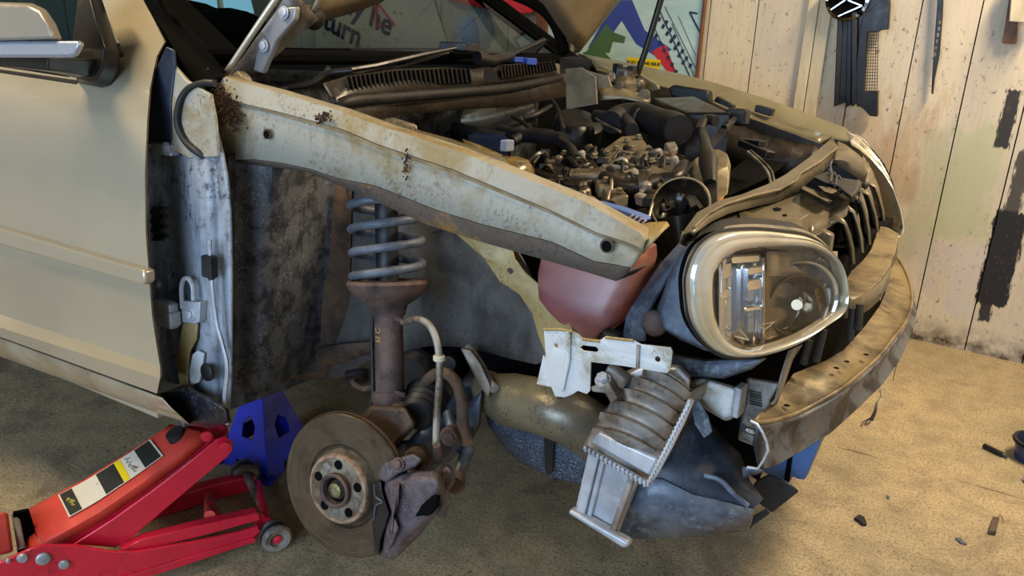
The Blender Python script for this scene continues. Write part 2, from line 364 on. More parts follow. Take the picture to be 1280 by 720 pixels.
tag(obj('trim_1', mb, M['blackmat'], origin=V(0, 0, 0), smooth=False), kind='structure')
# window in the back wall far to the left, seen through the windscreen
def planks_x(name, X, y0, y1, t):
    mb = MB(); y = y0
    while y < y1-.01:
        mb.prism([V(X, y+G, -.01), V(X, min(y+wd, y1)-G, -.01), V(X, min(y+wd, y1)-G, 2.5), V(X, y+G, 2.5)], V(t, 0, 0)); y += wd
    tag(obj(name, mb, M['wallplain'], origin=V(0, 0, 0), smooth=False), kind='structure')
planks_x('wall_left', XL, -3.4, WY, -.03); planks_x('wall_right', XR, -3.4, WY, .03)
def floormat():
    k = NT('worn_concrete'); sep = k.n.new('ShaderNodeSeparateXYZ'); k.L(k.co, sep.inputs[0])
    X, Y = sep.outputs[0], sep.outputs[1]
    c = k.mix(k.ramp(k.noise(1.7, 4, .6), .35, .65), lin('b9a47e'), lin('9e906f'))
    c = k.mix(k.ramp(k.noise(14, 6, .68), .42, .66, 0, .6), c, lin('7d7058'))
    c = k.mix(k.ramp(k.noise(150, 5, .8), .47, .60, 0, .75), c, lin('5f5544'))
    st = k.math('MULTIPLY', k.ramp(k.noise(5.5, 5, .66, dist=.6), .53, .62), k.ramp(Y, .75, .3)); c = k.mix(k.math('MULTIPLY', st, .38), c, lin('55493a'))
    sp = k.math('MULTIPLY', k.math('MULTIPLY', k.ramp(k.noise(80, 7, .8), .565, .60), k.ramp(k.noise(4, 4), .42, .56)), k.ramp(Y, .5, .0, .1, 1)); c = k.mix(k.math('MULTIPLY', sp, .92), c, lin('26211b'))
    a = Wz(1035, 555, 0); b = Wz(1267, 620, 0); d = (b-a).normalized(); n = V(-d.y, d.x, 0)
    dist = k.math('ADD', k.math('MULTIPLY', X, n.x), k.math('ADD', k.math('MULTIPLY', Y, n.y), -a.dot(n)))
    dist = k.math('ADD', dist, k.math('MULTIPLY', k.math('SUBTRACT', k.noise(9, 5, .7), .5), .02))
    cr = k.math('MULTIPLY', k.ramp(k.math('ABSOLUTE', dist), .0012, .004, 1, 0), k.ramp(k.noise(7, 3), .4, .5))
    c = k.mix(k.math('MULTIPLY', cr, .85), c, lin('3a2c1c'))
    k.L(c, k.b.inputs['Base Color']); k.L(k.ramp(k.noise(3, 5), .3, .7, .5, .8), k.b.inputs['Roughness'])
    k.bump(k.math('ADD', k.noise(90, 6, .75), k.noise(9, 4)), .5, .003); return k.m
M['floor'] = floormat()
mb = MB().prism([V(XL-.1, -5.5, 0), V(XR+.1, -5.5, 0), V(XR+.1, WY+.06, 0), V(XL-.1, WY+.06, 0)], V(0, 0, -.1))
tag(obj('floor', mb, M['floor'], origin=V(0, 0, 0)), kind='structure')
mb = MB().prism([V(XL-.1, -3.4, 2.5), V(XR+.1, -3.4, 2.5), V(XR+.1, WY+.06, 2.5), V(XL-.1, WY+.06, 2.5)], V(0, 0, .05))
M['ceil'] = mat('dark_roof_boards', '2e2822', .8)
tag(obj('ceiling', mb, M['ceil'], origin=V(0, 0, 0)), kind='structure')
def wrect(mb, x0, y0, x1, y1, Y, t, dz=None):      # axis aligned board on the wall from two picture corners
    a = W(x0, y0, Y); b = W(x1, y1, Y); z0, z1 = (b.z, a.z) if dz is None else dz
    return mb.prism([V(a.x, Y, z0), V(b.x, Y, z0), V(b.x, Y, z1), V(a.x, Y, z1)], V(0, t, 0))
# daylight window
M['day'] = mat('bright_window_pane', '9fd0e0', .3, emit=('a9dcec', 1.1))
a = W(225, -20, WY-.01); b = W(350, 20, WY-.01)
fr = MB(); x0, x1, z0, z1 = a.x, b.x, b.z-.02, 2.0
wn = tag(obj('window_1', MB().box(V((x0+x1)/2, WY-.012, (z0+z1)/2), (x1-x0, .02, z1-z0), bev=0), M['day']), kind='structure')
fr = MB()
for (cx, cz, sx, sz) in (((x0+x1)/2, z0, x1-x0+.1, .05), ((x0+x1)/2, z1, x1-x0+.1, .05), (x0, (z0+z1)/2, .05, z1-z0), (x1, (z0+z1)/2, .05, z1-z0), (lerp(x0, x1, .45), (z0+z1)/2, .025, z1-z0)):
    fr.box(V(cx, WY-.03, cz), (sx, .03, sz), bev=.003)
tag(obj('trim_2', fr, M['offwhite']), kind='structure')
# ---- things on the back wall
def battens(xa, xb, ya, yb, nm, lab):
    t = W(xa, 0, WY-.014); u = W(xb, 0, WY-.014)
    o = obj('timber_batten', MB().box(V((t.x+u.x)/2, WY-.012, 1.2), (u.x-t.x, .02, 2.36), bev=.002), M['offwhite']); tag(o, lab, 'board', 'white battens on the wall')
battens(1011.5, 1025, 0, 0, '', 'narrow white wooden batten upright against the plank wall, the thinner left one of two')
battens(1026, 1042, 0, 0, '', 'wider white wooden batten upright against the plank wall just left of the hanging grille')
# comic style poster in a brown frame
PY = WY-.03
tr_ = W(884, 0, PY); pr = W(869, 97, PY)
px1 = (tr_.x+pr.x)/2; px0 = W(722, 30, PY).x; pz0 = W(860, 102, PY).z; pz1 = pz0+.62
ps = thing('poster', V((px0+px1)/2, PY, pz0), 'large pale blue comic style poster in thin brown frame on plank wall', 'poster')
obj('print', MB().box(V((px0+px1)/2, PY, (pz0+pz1)/2), (px1-px0, .006, pz1-pz0), bev=0), M['postersky'], ps)
f = MB()
for (cx, cz, sx, sz) in (((px0+px1)/2, pz0, px1-px0+.02, .012), ((px0+px1)/2, pz1, px1-px0+.02, .012), (px0, (pz0+pz1)/2, .012, pz1-pz0), (px1, (pz0+pz1)/2, .012, pz1-pz0)):
    f.box(V(cx, PY-.003, cz), (sx, .018, sz), bev=.002)
obj('frame', f, M['brownwood'], ps)
def pshape(pts, m, nm, y=.0036, lab=None):
    return obj(nm, MB().prism([W(x, yy, PY-y) for x, yy in pts], V(0, .0006, 0)), m, ps, smooth=False, label=lab)
pshape([(768, 0), (790, 0), (806, 38), (840, 62), (822, 72), (795, 55), (777, 26), (752, 62), (735, 60), (752, 30)], M['printblue'], 'colour_shape', lab='slanting blue shapes')
pshape([(822, 60), (832, 56), (846, 92), (836, 92), (815, 65)], M['printred'], 'colour_shape', .0042, lab='slanting red shape')
pshape([(758, 30), (766, 40), (782, 46), (780, 54), (766, 52), (762, 66), (732, 66)], M['printgreen'], 'colour_shape', .0042, lab='green shape')
pshape([(728, 66), (745, 60), (756, 66), (766, 76), (736, 74)], M['printgreen'], 'colour_shape', .0036, lab='green shape')
st = MB()
for (a, b, ww) in (((824, 12), (862, 95), 2.2), ((831, 8), (872, 90), 1.2), ((816, 30), (846, 96), 1.5), ((840, 30), (868, 96), 1), ((862, 15), (877, 45), 3), ((862, 15), (872, 17), 3), ((820, 10), (812, 60), 1.2), ((848, 20), (870, 70), .8)):
    p, q = W(*a, PY-.0045), W(*b, PY-.0045); st.box((p+q)/2, ((q-p).length, .0006, .0022*ww), Matrix.Rotation(-math.atan2((q-p).z, (q-p).x), 3, 'Y'), bev=0)
for i in range(7):
    for (u, v_) in ((824+i*5, 24+i*9), (833+i*5, 28+i*9), (815+i*5, 36+i*9)):
        if v_ < 92: p = W(u, v_, PY-.0046); st.box(p, (.012, .0006, .016), Matrix.Rotation(.3, 3, 'Y'), bev=0)
obj('building_lines', st, M['printnavy'], ps, smooth=False, label='dark building lines')
ya = W(784, 72, PY-.005); yb = W(825, 86, PY-.005); mid = (ya+yb)/2
wl = W(825, 82, PY).x - W(784, 74, PY).x
yd = obj('caption_box', MB().box(mid, (wl, .0012, .036), bev=0), M['label_yellow'], ps, label='yellow caption box')
tb = text_on(MB(), 'ALSO IN THIS ISSUE', .0165, mid+V(0, -.0016, 0), V(1, 0, 0), V(0, 0, 1), .0003, True)
obj('caption', tb, M['label_black'], yd, smooth=False)
# black radiator grille hung on its side with round badge
GY = WY-.06
gr = thing('radiator_grille', W(1070, 140, GY), 'black car grille with round chrome badge hung upright on plank wall', 'grille')
def wtr(pts, Y): return [W(x, y, Y) for x, y in pts]
bar = MB()
obj('back_plate', MB().prism(wtr([(1048, 10), (1082, 10), (1080, 133), (1071, 128), (1058, 134), (1057, 128), (1043, 133)], GY+.008), V(0, .01, 0)), M['black'], gr)
for (x0, x1, x2, x3, d) in ((1047, 1053, 1048, 1042, .0), (1059, 1064, 1063, 1057, .0), (1064, 1070, 1070, 1064, .012), (1073, 1080, 1078, 1071, -.002)):
    bar.prism(wtr([(x0, 14), (x1+1, 14), (x2+1, 130), (x3, 134)], GY-d), V(0, .03, 0))
obj('slat', bar, M['black'], gr, bevel=.003)
obj('surround', MB().prism(wtr([(1078, 22), (1100, 0), (1111, -8), (1112, 6), (1110, 37), (1100, 38), (1098, 40), (1084, 40), (1080, 114), (1097, 114), (1096, 146), (1087, 145), (1079, 136), (1069, 130), (1068, 118), (1074, 40)], GY-.004), V(0, .03, 0)), M['black'], gr, bevel=.002)
obj('surround', MB().prism(wtr([(1060, -40), (1112, -40), (1110, 8), (1085, 26), (1050, 20), (1036, -10)], GY+.004), V(0, .02, 0)), M['black'], gr, bevel=.002)
nt = MB()
for i in range(6):
    nt.tube(wtr([(1085+i*2.6, 39), (1080+i*3.2, 115)], GY+.002), .0011, 5)
for i in range(20):
    t = i/19; nt.tube(wtr([(lerp(1085, 1080, t), lerp(40, 114, t)), (lerp(1098, 1097, t), lerp(40, 114, t))], GY+.002), .0011, 5)
obj('mesh_insert', nt, M['black'], gr)
bc = W(1058, -1, GY-.03); br = .072
bd = obj('badge', MB().lathe(bc+V(0, .03, 0), V(0, -1, 0), [(br*.98, 0), (br, .012), (br*.98, .02), (br*.84, .022), (br*.82, .012), (br*.82, 0)], 40, False), M['chrome'], gr, label='round chrome badge ring')
obj('badge_back', MB().lathe(bc+V(0, .026, 0), V(0, -1, 0), [(br*.84, 0), (br*.84, .006)], 40), M['blackmat'], bd)
lg = MB(); Rr = Matrix.Rotation(rad(-100), 3, 'Y')
def stroke(p, q, wd_=.0065):
    p = V(p[0]*br, 0, p[1]*br); q = V(q[0]*br, 0, q[1]*br); p = bc+Rr @ p+V(0, .01, 0); q = bc+Rr @ q+V(0, .01, 0)
    L = q-p; lg.box((p+q)/2, (L.length+wd_*.5, .008, wd_), Matrix.Rotation(-math.atan2(L.z, L.x), 3, 'Y'), bev=.0015)
for p, q in (((-.38, .72), (-.02, .06)), ((.38, .72), (.02, .06)), ((-.72, .40), (-.38, -.66)), ((-.38, -.66), (-.06, -.06)), ((.06, -.06), (.38, -.66)), ((.38, -.66), (.72, .40))): stroke(p, q)
obj('emblem', lg, M['chrome'], bd)
# wiper blade hanging
wb = thing('wiper_blade', W(1166, 118, WY-.03), 'long black wiper blade hanging upright on plank wall right of grille', 'wiper blade')
obj('blade', MB().prism(wtr([(1173, -30), (1180, -30), (1178, 20), (1174, 70), (1168, 100), (1166, 118), (1164, 117), (1165, 95), (1168, 50), (1171, 10)], WY-.035), V(0, .016, 0)), M['black'], wb, bevel=.002)
cl = MB()
for i in range(6): cl.box(W(1175-i*1.3, 28+i*8, WY-.038), (.006, .004, .012))
obj('clip', cl, M['grimyalu'], wb, label='pale clips along the blade')
# wooden bracket at the right edge
bk = thing('wall_bracket', W(1262, 52, WY-.03), 'brown wooden bracket with white block at top right of plank wall', 'bracket')
obj('post', MB().prism(wtr([(1264, -20), (1276, -20), (1270, 55), (1253, 54)], WY-.04), V(0, .03, 0)), M['brownwood'], bk, bevel=.002)
obj('block', MB().prism(wtr([(1266, -30), (1300, -30), (1298, 30), (1261, 27)], WY-.08), V(0, .04, 0)), M['offwhite'], bk, bevel=.003, label='white block')
# things seen through the windscreen, on the back wall
sg = thing('paper_sign', W(440, 60, WY-.02), 'pale paper sign with slanting navy letters seen through the windscreen', 'sign')
obj('sheet', MB().prism(wtr([(395, -40), (530, -40), (560, 60), (395, 60)], WY-.02), V(0, .004, 0)), M['label_white'], sg, smooth=False)
def wdir(x, y, dx, dy, Y): return (W(x+dx, y+dy, Y)-W(x, y, Y)).normalized()
xd = wdir(430, 30, 40, 22, WY-.023); yd = V(-xd.z, 0, xd.x)
hgt = (W(430, 20, WY)-W(430, 42, WY)).length
tb = text_on(MB(), 'turn', hgt*1.75, W(428, 36, WY-.024), xd, yd, .001, True)
text_on(tb, 'nly he', hgt*1.75, W(456, 16, WY-.024), xd, yd, .001, True)
obj('lettering', tb, M['printnavy'], sg, smooth=False)
rc = thing('red_panel', W(600, 20, WY-.1), 'glossy red panel hung on the far wall seen above the windscreen wipers', 'panel')
obj('board', MB().prism(wtr([(520, -30), (662, -30), (660, 16), (640, 18), (585, 6), (560, 0)], WY-.09), V(0, .04, 0)), M['red'], rc, bevel=.004)
ts = obj('triangle_sign', MB().tube(wtr([(470, 2), (493, 31), (470, 33), (470, 2)], WY-.03), .006, 6), M['red']); tag(ts, 'thin red triangular outline sign on far wall behind the windscreen', 'sign')
tag(obj('wall_post', MB().prism(wtr([(668, -30), (684, -30), (681, 70), (671, 70)], WY-.05), V(0, .05, 0)), M['brownwood'], bevel=.002), 'brown wooden post on the back wall seen through the windscreen corner', 'post')
tag(obj('blue_sheet', MB().prism(wtr([(686, -30), (722, -30), (706, 70), (684, 70)], WY-.03), V(0, .006, 0)), M['cyanish']), 'pale blue sheet on the back wall beside the brown post', 'sheet')
# ------------------------------------------------------------------ the car
car = thing('car', CAM + ROT @ (-CARC), 'beige hatchback with bonnet open and front corner stripped, standing jacked up in the garage', 'car', rot=ROT)
def part(name, mb, m, parent=None, **k): return obj(name, mb, M[m] if isinstance(m, str) else m, parent or car, **k)
# door and pillar skin -------------------------------------------------
def door_skin():
    rows = [((0, -20, -.66), (165, -22, -.66), 1), ((0, 0, -.675), (179, 0, -.675), 1), ((0, 25, -.70), (193, 26, -.70), 1), ((0, 52, -.735), (206, 52, -.735), 1), ((0, 70, -.765), (196, 70, -.765), 1),
            ((-80, 71, -.80), (187, 112, -.80), 0), ((-80, 110, -.825), (184, 150, -.825), 0), ((-80, 165, -.845), (181, 215, -.845), 0), ((-80, 230, -.857), (182, 290, -.857), 0), ((-80, 265, -.862), (185, 330, -.862), 0),
            ((-80, 310, -.862), (190, 395, -.862), 0), ((-80, 352, -.860), (197, 440, -.860), 0), ((-80, 367, -.862), (200, 458, -.859), 0), ((-80, 384, -.884), (200, 473, -.882), 0), ((-80, 392, -.880), (196, 492, -.872), 0)]
    cols = [1-(j/12) for j in range(13)]; out = []
    bl = [(97, 100), (97, 107)]
    lx = {0: 104, 1: 116, 2: 130, 3: 141, 4: 150}
    for i, (l, r, up) in enumerate(rows):
        Rp = B(*r); row = []
        if up:
            Lp = B(lx[i], r[1], l[2])
            for t in cols: row.append(Lp.lerp(Rp, (t-.62)/.38) if t >= .62 else None)
        else:
            Lp = B(*l); Lp = Rp + (Lp-Rp)*2.4
            tt = lambda t: t if t >= 0 else 0
            for t in cols:
                q = Rp.lerp(Lp, (1-t)/.38*.155) if t >= .62 else Rp.lerp(Lp, .155+(.62-t)/.62*.845)
                row.append(q)
        out.append(row[::-1])
    # curl the leading edge inwards
    for r in out: r.append(r[-1]+V(-.012, .012, 0))
    out.append([p+V(0, .05, .0) if p else None for p in out[-1]])
    return MB().grid(out)
door = part('door', door_skin(), 'paint', angle=32)
def strip(ptsa, ptsb, y, t, ext=2.2):
    a = [B(*p, y) for p in ptsa]; b = [B(*p, y) for p in ptsb]
    a[0] = a[-1]+(a[0]-a[-1])*ext; b[0] = b[-1]+(b[0]-b[-1])*ext
    return MB().prism(a+b[::-1], V(0, t, 0))
part('side_moulding', strip([(-80, 263), (174, 336), (180, 339)], [(-80, 281), (178, 357), (181, 352)], -.878, .022), 'paint', door, bevel=.004, label='body coloured rubbing strip')
# door glass and black quarter
part('door_glass', MB().prism([B(-60, 64, -.77)+V(-.6, 0, 0), B(100, 98, -.77), B(122, 60, -.735), B(108, 0, -.66), B(108, -80, -.60), B(-60, -90, -.60)+V(-.6, 0, 0)], V(0, .004, 0)), 'glass', door, smooth=False)
part('window_seal', MB().tube([B(-60, 70, -.80)+V(-.6, 0, 0), B(99, 104, -.80)], .006, 8), 'rubber', door)
# mirror
mir = part('door_mirror', MB().ring_loft([[B(x, y, yy) for x, y in s] for s, yy in (
    ([(118, -30), (150, 66), (149, 88), (141, 108), (132, 113), (95, 105), (90, 60), (98, -10)], -.775), ([(118, -30), (149, 66), (148, 88), (140, 107), (130, 111), (96, 104), (92, 60), (99, -10)], -.80),
    ([(112, -5), (130, 60), (128, 85), (120, 98), (112, 102), (96, 98), (92, 60), (97, 10)], -.835))]), 'black', bevel=.004)
part('mirror_arm', MB().ring_loft([[B(x, y, yy) for x, y in s] for s, yy in (
    ([(96, 62), (120, 60), (128, 76), (118, 98), (95, 98), (90, 80)], -.825), ([(70, 66), (88, 62), (98, 74), (92, 92), (72, 92), (62, 80)], -.87), ([(-60, 66), (20, 66), (60, 70), (60, 88), (0, 82), (-60, 72)], -.93))]), 'black', mir, bevel=.003)
cap = [(-140, 8), (-20, 2), (40, 4), (58, 12), (70, 30), (78, 50), (-140, 56)]
def shrink(pts, k, cx, cy): return [(cx+(x-cx)*k, cy+(y-cy)*k) for x, y in pts]
part('mirror_cap', MB().ring_loft([[B(x, y, -.99) for x, y in shrink(cap, .90, -40, 32)], [B(x, y, -.975) for x, y in shrink(cap, .98, -40, 32)], [B(x, y, -.95) for x, y in cap], [B(x, y, -.93) for x, y in shrink(cap, .99, -40, 32)]]), mat('grey_beige_mirror_cap', '8f887c', .4, .3), mir, bevel=.004, label='body coloured mirror cap')
rim_ = [(-140, 52), (96, 51), (101, 54), (93, 70), (86, 72), (-140, 72)]
part('mirror_rim', MB().prism([B(x, y, -.985) for x, y in rim_], V(-.02, .02, 0)), mat('silver_blue_rim', 'a4abb8', .3, .5), mir, bevel=.005, label='pale silver lower edge')
# sill
part('sill', MB().ring_loft([[R_+(L_-R_)*k for (L_, R_) in ((B(-80, 392, -.855), B(196, 493, -.855)), (B(-80, 393, -.868), B(203, 497, -.868)), (B(-80, 405, -.868), B(212, 508, -.866)), (B(-80, 417, -.850), B(238, 531, -.84)), (B(-80, 417, -.80), B(238, 531, -.79)), (B(-80, 392, -.80), B(196, 493, -.80)))] for k in (0, .33, .66, 1, 1.8, 2.6)]), 'sill', bevel=.003)
# roof, far side, interior
sh = MB()
sh.prism([V(-1.10, -.56, 1.42), V(-1.10, .56, 1.42), V(-3.2, .56, 1.38), V(-3.2, -.56, 1.38)], V(0, 0, .02))
sh.prism([V(-1.7, -.62, 1.40), V(-1.82, -.62, 1.40), V(-1.85, -.80, .9), V(-1.7, -.80, .9)], V(0, .04, 0))
sh.prism([V(-1.75, .62, 1.40), V(-1.87, .62, 1.40), V(-1.90, .80, .9), V(-1.75, .80, .9)], V(0, -.04, 0))
sh.prism([V(-.45, .79, .25), V(-.45, .79, .93), V(-3.2, .79, .96), V(-3.2, .79, .25)], V(0, .05, 0))
sh.prism([V(-3.2, -.8, .3), V(-3.2, .8, .3), V(-3.2, .8, .9), V(-3.2, -.8, .9)], V(-.05, 0, 0))
sh.prism([V(-.5, -.78, .24), V(-.5, .78, .24), V(-3.2, .78, .24), V(-3.2, -.78, .24)], V(0, 0, .03))
part('body_shell', sh, 'paint', smooth=False)
fw = MB().prism([V(-.52, -.72, .2), V(-.52, .72, .2), V(-.52, .72, .93), V(-.52, -.72, .93)], V(.02, 0, 0))
part('bulkhead', fw, 'liner')
dsh = MB().ring_loft([[V(-.50, y, .60), V(-.50, y, .93+.03*y), V(-.60, y, .965+.03*y), V(-.86, y, .985+.03*y), V(-.93, y, .96), V(-.95, y, .70)] for y in (-.74, -.3, 0, .3, .74)])
part('dashboard', dsh, 'leather', bevel=.01)
for hc in (B(289, 56, -.33), B(238, 46, -.37), B(236, 40, .36)):
    if hc.y < 0 and hc.x < -1.3 and False: continue
    s = part('seat', MB().box(hc+V(.02, 0, -.42), (.14, .46, .60), Matrix.Rotation(rad(-10), 3, 'Y'), bev=.05), 'leather', sub=1)
    part('headrest', MB().ball(hc, (.06, .15, .085)), 'leather', s)
# windscreen + surround
def wsp(u, v): # u across -1..1, v up 0..1
    x = -.445+.035*u-.67*v + .055*(1-u*u)*(1-v*.5); y = u*(.64-.10*v); return V(x, y, .975+.025*u+(.38+.03*u)*v)
part('windscreen_arch', MB().tube(smoothpath(tr([(600, -20), (640, -8), (664, 2), (682, 14), (694, 30), (701, 48), (705, 66)], .585)), .019, 10), 'blackmat', label='black arch of the far pillar')
ws = part('windscreen', MB().grid([[wsp(u/8-1, v/5) for u in range(17)] for v in range(6)]), 'glass', smooth=True)
part('windscreen_seal', MB().tube([wsp(-1, v/8) for v in range(8, -1, -1)] + [wsp(-1+u/8, 0) for u in range(17)] + [wsp(1, v/8) for v in range(9)], .016, 8), 'blackmat', ws)
part('windscreen_border', MB().grid([[wsp(-1+k*.055, v/10)+V(.002, -.002, .003) for v in range(11)] for k in range(3)]), 'blackmat', ws, label='black printed border')
part('windscreen_border', MB().grid([[wsp(1-k*.04, v/10)+V(.002, 0, .003) for v in range(11)] for k in range(3)]), 'blackmat', ws, label='black printed border')
for s in (-1, 1): part('front_pillar', MB().tube([wsp(s*1.03, v/6)+V(-.02, s*.012, 0) for v in range(-1, 7)], .028, 10), 'blackmat')
part('pillar_trim', MB().prism(tr([(170, -10), (192, -10), (206, 20), (230, 48), (258, 66), (276, 90), (264, 104), (232, 110), (190, 130), (184, 120), (190, 88), (205, 53), (180, 2)], -.672), V(0, .01, 0)), 'blackmat')
part('scuttle_corner', MB().prism(tr([(212, 80), (220, 88), (246, 98), (244, 104), (226, 104), (214, 120)], -.70), V(0, .008, 0)), 'rail', bevel=.002)
# hinge pillar ---------------------------------------------------------
pl = []
for (cx, dy) in ((0, -.80), (.09, -.775), (.18, -.735), (.36, -.73), (.44, -.755), (.55, -.775), (.72, -.775), (.80, -.765), (.86, -.755), (.93, -.775), (1.0, -.765)):
    col = []
    for (yy, l, r) in ((112, 185, 262), (150, 183, 268), (190, 183, 282), (240, 184, 290), (300, 187, 292), (350, 190, 292), (400, 195, 292), (440, 200, 292), (480, 200, 292), (505, 215, 290), (528, 238, 286)):
        d = lerp(-.71, dy, min(1, max(0, (yy-150)/40)))
        col.append(B(l+(r-l)*cx, yy, d))
    pl.append(col)
hp = part('hinge_pillar', MB().grid(pl), 'jamb', solid=.004, soff=-1, sub=1, angle=60)
# coverings of the pillar's features
part('fender_mount', MB().prism(tr([(217, 82), (232, 100), (246, 108), (262, 118), (268, 150), (272, 196), (236, 198), (214, 186), (213, 130)], -.765), V(0, .008, 0)), 'rail', hp, bevel=.002, label='beige mounting panel behind the wing')
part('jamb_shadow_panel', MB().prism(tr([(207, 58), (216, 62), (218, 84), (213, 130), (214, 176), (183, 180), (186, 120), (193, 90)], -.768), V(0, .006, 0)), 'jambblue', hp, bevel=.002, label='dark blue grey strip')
part('bellows', MB().ring_loft([[B(198+14*math.cos(a), yy, -.765+.02*math.sin(a))+V(0, -.012*(i % 2), 0) for a in [2*math.pi*k/14 for k in range(14)]] for i, yy in enumerate(range(258, 306, 6))]), 'rubber', hp, label='black ribbed cable bellows')
hg = part('door_hinge', MB().box(B(203, 390, -.79), (.035, .03, .045)), 'jamb', hp)
MB_ = MB().box(B(206, 186, -.765), (.06, .02, .022)); hexbolt(MB_, B(208, 186, -.776), V(0, -1, 0), .009)
part('door_hinge', MB_, 'alu', hp)
mbx = MB().box(B(208, 392, -.80), (.05, .02, .05)).box(B(216, 398, -.80), (.02, .025, .03)); hexbolt(mbx, B(198, 356, -.79), V(0, -1, 0), .008)
part('door_hinge', mbx, 'alu', hp)
part('check_strap', MB().tube(smoothpath(tr([(228, 385), (227, 360), (230, 349), (236, 349), (241, 358), (242, 375)], -.79), 6), .0045, 8), 'alu', hp, label='bent steel loop')
mbx = MB().prism(tr([(226, 376), (250, 378), (249, 402), (244, 405), (228, 403)], -.79), V(0, .015, 0)); hexbolt(mbx, B(238, 393, -.79), V(0, -1, 0), .009)
part('strap_bracket', mbx, 'alu', hp, bevel=.002)
part('rust_streak', MB().prism(tr([(228, 403), (246, 405), (244, 425), (236, 440), (234, 470), (236, 488), (224, 482), (220, 450), (224, 425)], -.782), V(0, .006, 0)), 'gold', hp, bevel=.002, label='rust brown recess')
part('bulb_connector', MB().box(B(262, 333, -.79), (.026, .018, .04)).cyl(B(263, 343, -.79), B(265, 350, -.79), .006), 'rubber', hp, label='black bulb holder')
part('access_plug', MB().prism(tr([(240, 443), (246, 438), (254, 442), (252, 460), (248, 478), (238, 482), (236, 465)], -.783), V(0, .006, 0)), 'white', hp, bevel=.002)
part('access_plug', MB().lathe(B(260, 465, -.785), V(0, -1, 0), [(.017, 0), (.017, .004), (.012, .006)], 20), 'black', hp)
part('pillar_seam', MB().tube(smoothpath(tr([(262, 300), (264, 345), (270, 400), (278, 430), (284, 460), (281, 500), (284, 530)], -.787)), .004, 6), 'alu', hp)
part('tar_patch', MB().ring_loft([[B(x, y, yy) for x, y in s] for s, yy in (([(197, 488), (230, 480), (262, 495), (286, 510), (290, 528), (262, 536), (238, 532), (215, 512)], -.80), ([(200, 490), (232, 486), (262, 500), (282, 512), (284, 526), (262, 530), (240, 528), (218, 510)], -.815))]), mat('tarry_black_underseal', '15161c', .3, 0, c2='3c4a62', s2=28, a2=(.55, .7), dirt='9a9484', ds=60, dt=(.68, .75), bump=1, bs=70), hp, bevel=.003, label='tarry black lower corner')
part('drain_hose', hose([(268, 104, -.755), (254, 104, -.76), (235, 112, -.765), (224, 130, -.77), (222, 155, -.77), (232, 177, -.77), (250, 192, -.765), (275, 204, -.74)], .0065), 'rubber', label='black looping cable')
part('drain_hose', hose([(257, 128, -.745), (263, 150, -.75), (265, 185, -.75)], .005), 'rubber', label='thin black cable')
# bonnet rail (top longitudinal)
top = [(258, 100), (266, 95), (274, 95), (304, 104), (339, 113), (388, 128), (420, 137), (480, 159), (567, 187), (655, 222), (730, 252), (780, 280), (800, 291), (807, 300)]
cre = [(262, 118), (272, 118), (282, 122), (308, 130), (343, 138), (388, 150), (425, 160), (475, 181), (565, 211), (640, 242), (690, 263), (745, 290), (785, 303), (803, 311)]
bot = [(262, 198), (270, 200), (292, 200), (318, 199), (350, 203), (388, 211), (420, 222), (470, 232), (545, 262), (602, 280), (690, 302), (742, 326), (773, 331), (788, 334)]
flg = [(262, 199), (270, 203), (292, 205), (318, 204), (350, 208), (388, 214), (416, 226), (450, 240), (530, 277), (602, 300), (690, 325), (742, 340), (770, 349), (785, 338)]
def dens(rows, n=3):
    o = []
    for r in rows: o.append([r[i].lerp(r[i+1], k/n) for i in range(len(r)-1) for k in range(n)] + [r[-1]])
    return o
R0 = [B(*p, -.687)+V(0, .035, 0.001) for p in top]; R1 = [B(*p, -.687) for p in top]; R2 = [B(*p, -.698) for p in cre]
R2b = [B(p[0], p[1]+5, -.690) for p in cre]; R3 = [B(*p, -.700) for p in bot]
face = part('upper_rail', MB().grid(dens([R0, R1, R2, R2b, R3])), 'rail', solid=.004, soff=-1, angle=25)
part('groove_shade_dirt', MB().grid(dens([[B(p[0], p[1]+1.5, -.6985-.0012) for p in cre[3:]], [B(p[0], p[1]+2.5+3.5*math.sin(math.pi*min(1, (i+.3)/9)), -.6965-.0030) for i, p in enumerate(cre[3:])]])), mat('brown_groove_shade_dirt', '6f5c3e', .8, c2='8b7a5b', s2=20), face)  # shadow of the groove, with some dirt, painted as a brown strip
F1 = [B(*p, -.698) for p in bot]; F2 = [B(*p, -.684) for p in flg]; F3 = [p+V(0, .06, 0) for p in F2]
part('lower_flange', MB().grid(dens([F1, F2, F3])), 'flange', face, solid=.003, soff=-1, angle=25, label='mud stained lower flange')
part('flange_edge', MB().tube(F2[4:], .0016, 6), 'gold', face)
for (x, y, r) in ((333, 168, .0072), (758, 308, .0078)):
    part('mounting_hole', MB().lathe(B(x, y, -.7050), V(0, -1, 0), [(r, -.002), (r*1.0, .0), (r*.8, .0)], 24), 'blackmat', face)
    part('hole_stain', MB().lathe(B(x, y-.5, -.7046), V(0, -1, 0), [(r*1.3, -.003), (r*1.3, .0)], 24), 'flange', face)
dm = MB()
for i in range(700):
    a = random.gauss(0, 1); b_ = random.gauss(0, 1); p = B(300+a*8+b_*5-20, 130+b_*13+abs(a)*2, -.706)
    dm.ball(p, random.uniform(.0008, .0026), 5, 3)
for i in range(60):
    p = B(404+random.gauss(0, 5), 146+random.gauss(0, 4), -.703); dm.ball(p, random.uniform(.001, .003), 5, 3)
for i in range(50):
    p = B(508+random.gauss(0, 2), 205+random.gauss(0, 9), -.703); dm.ball(p, random.uniform(.001, .0025), 5, 3)
tag(part('dirt_clump', dm, mat('moss_and_dirt', '2c1d1a', .95, c2='6a4e30', s2=120, a2=(.5, .7)), face), kind='stuff')
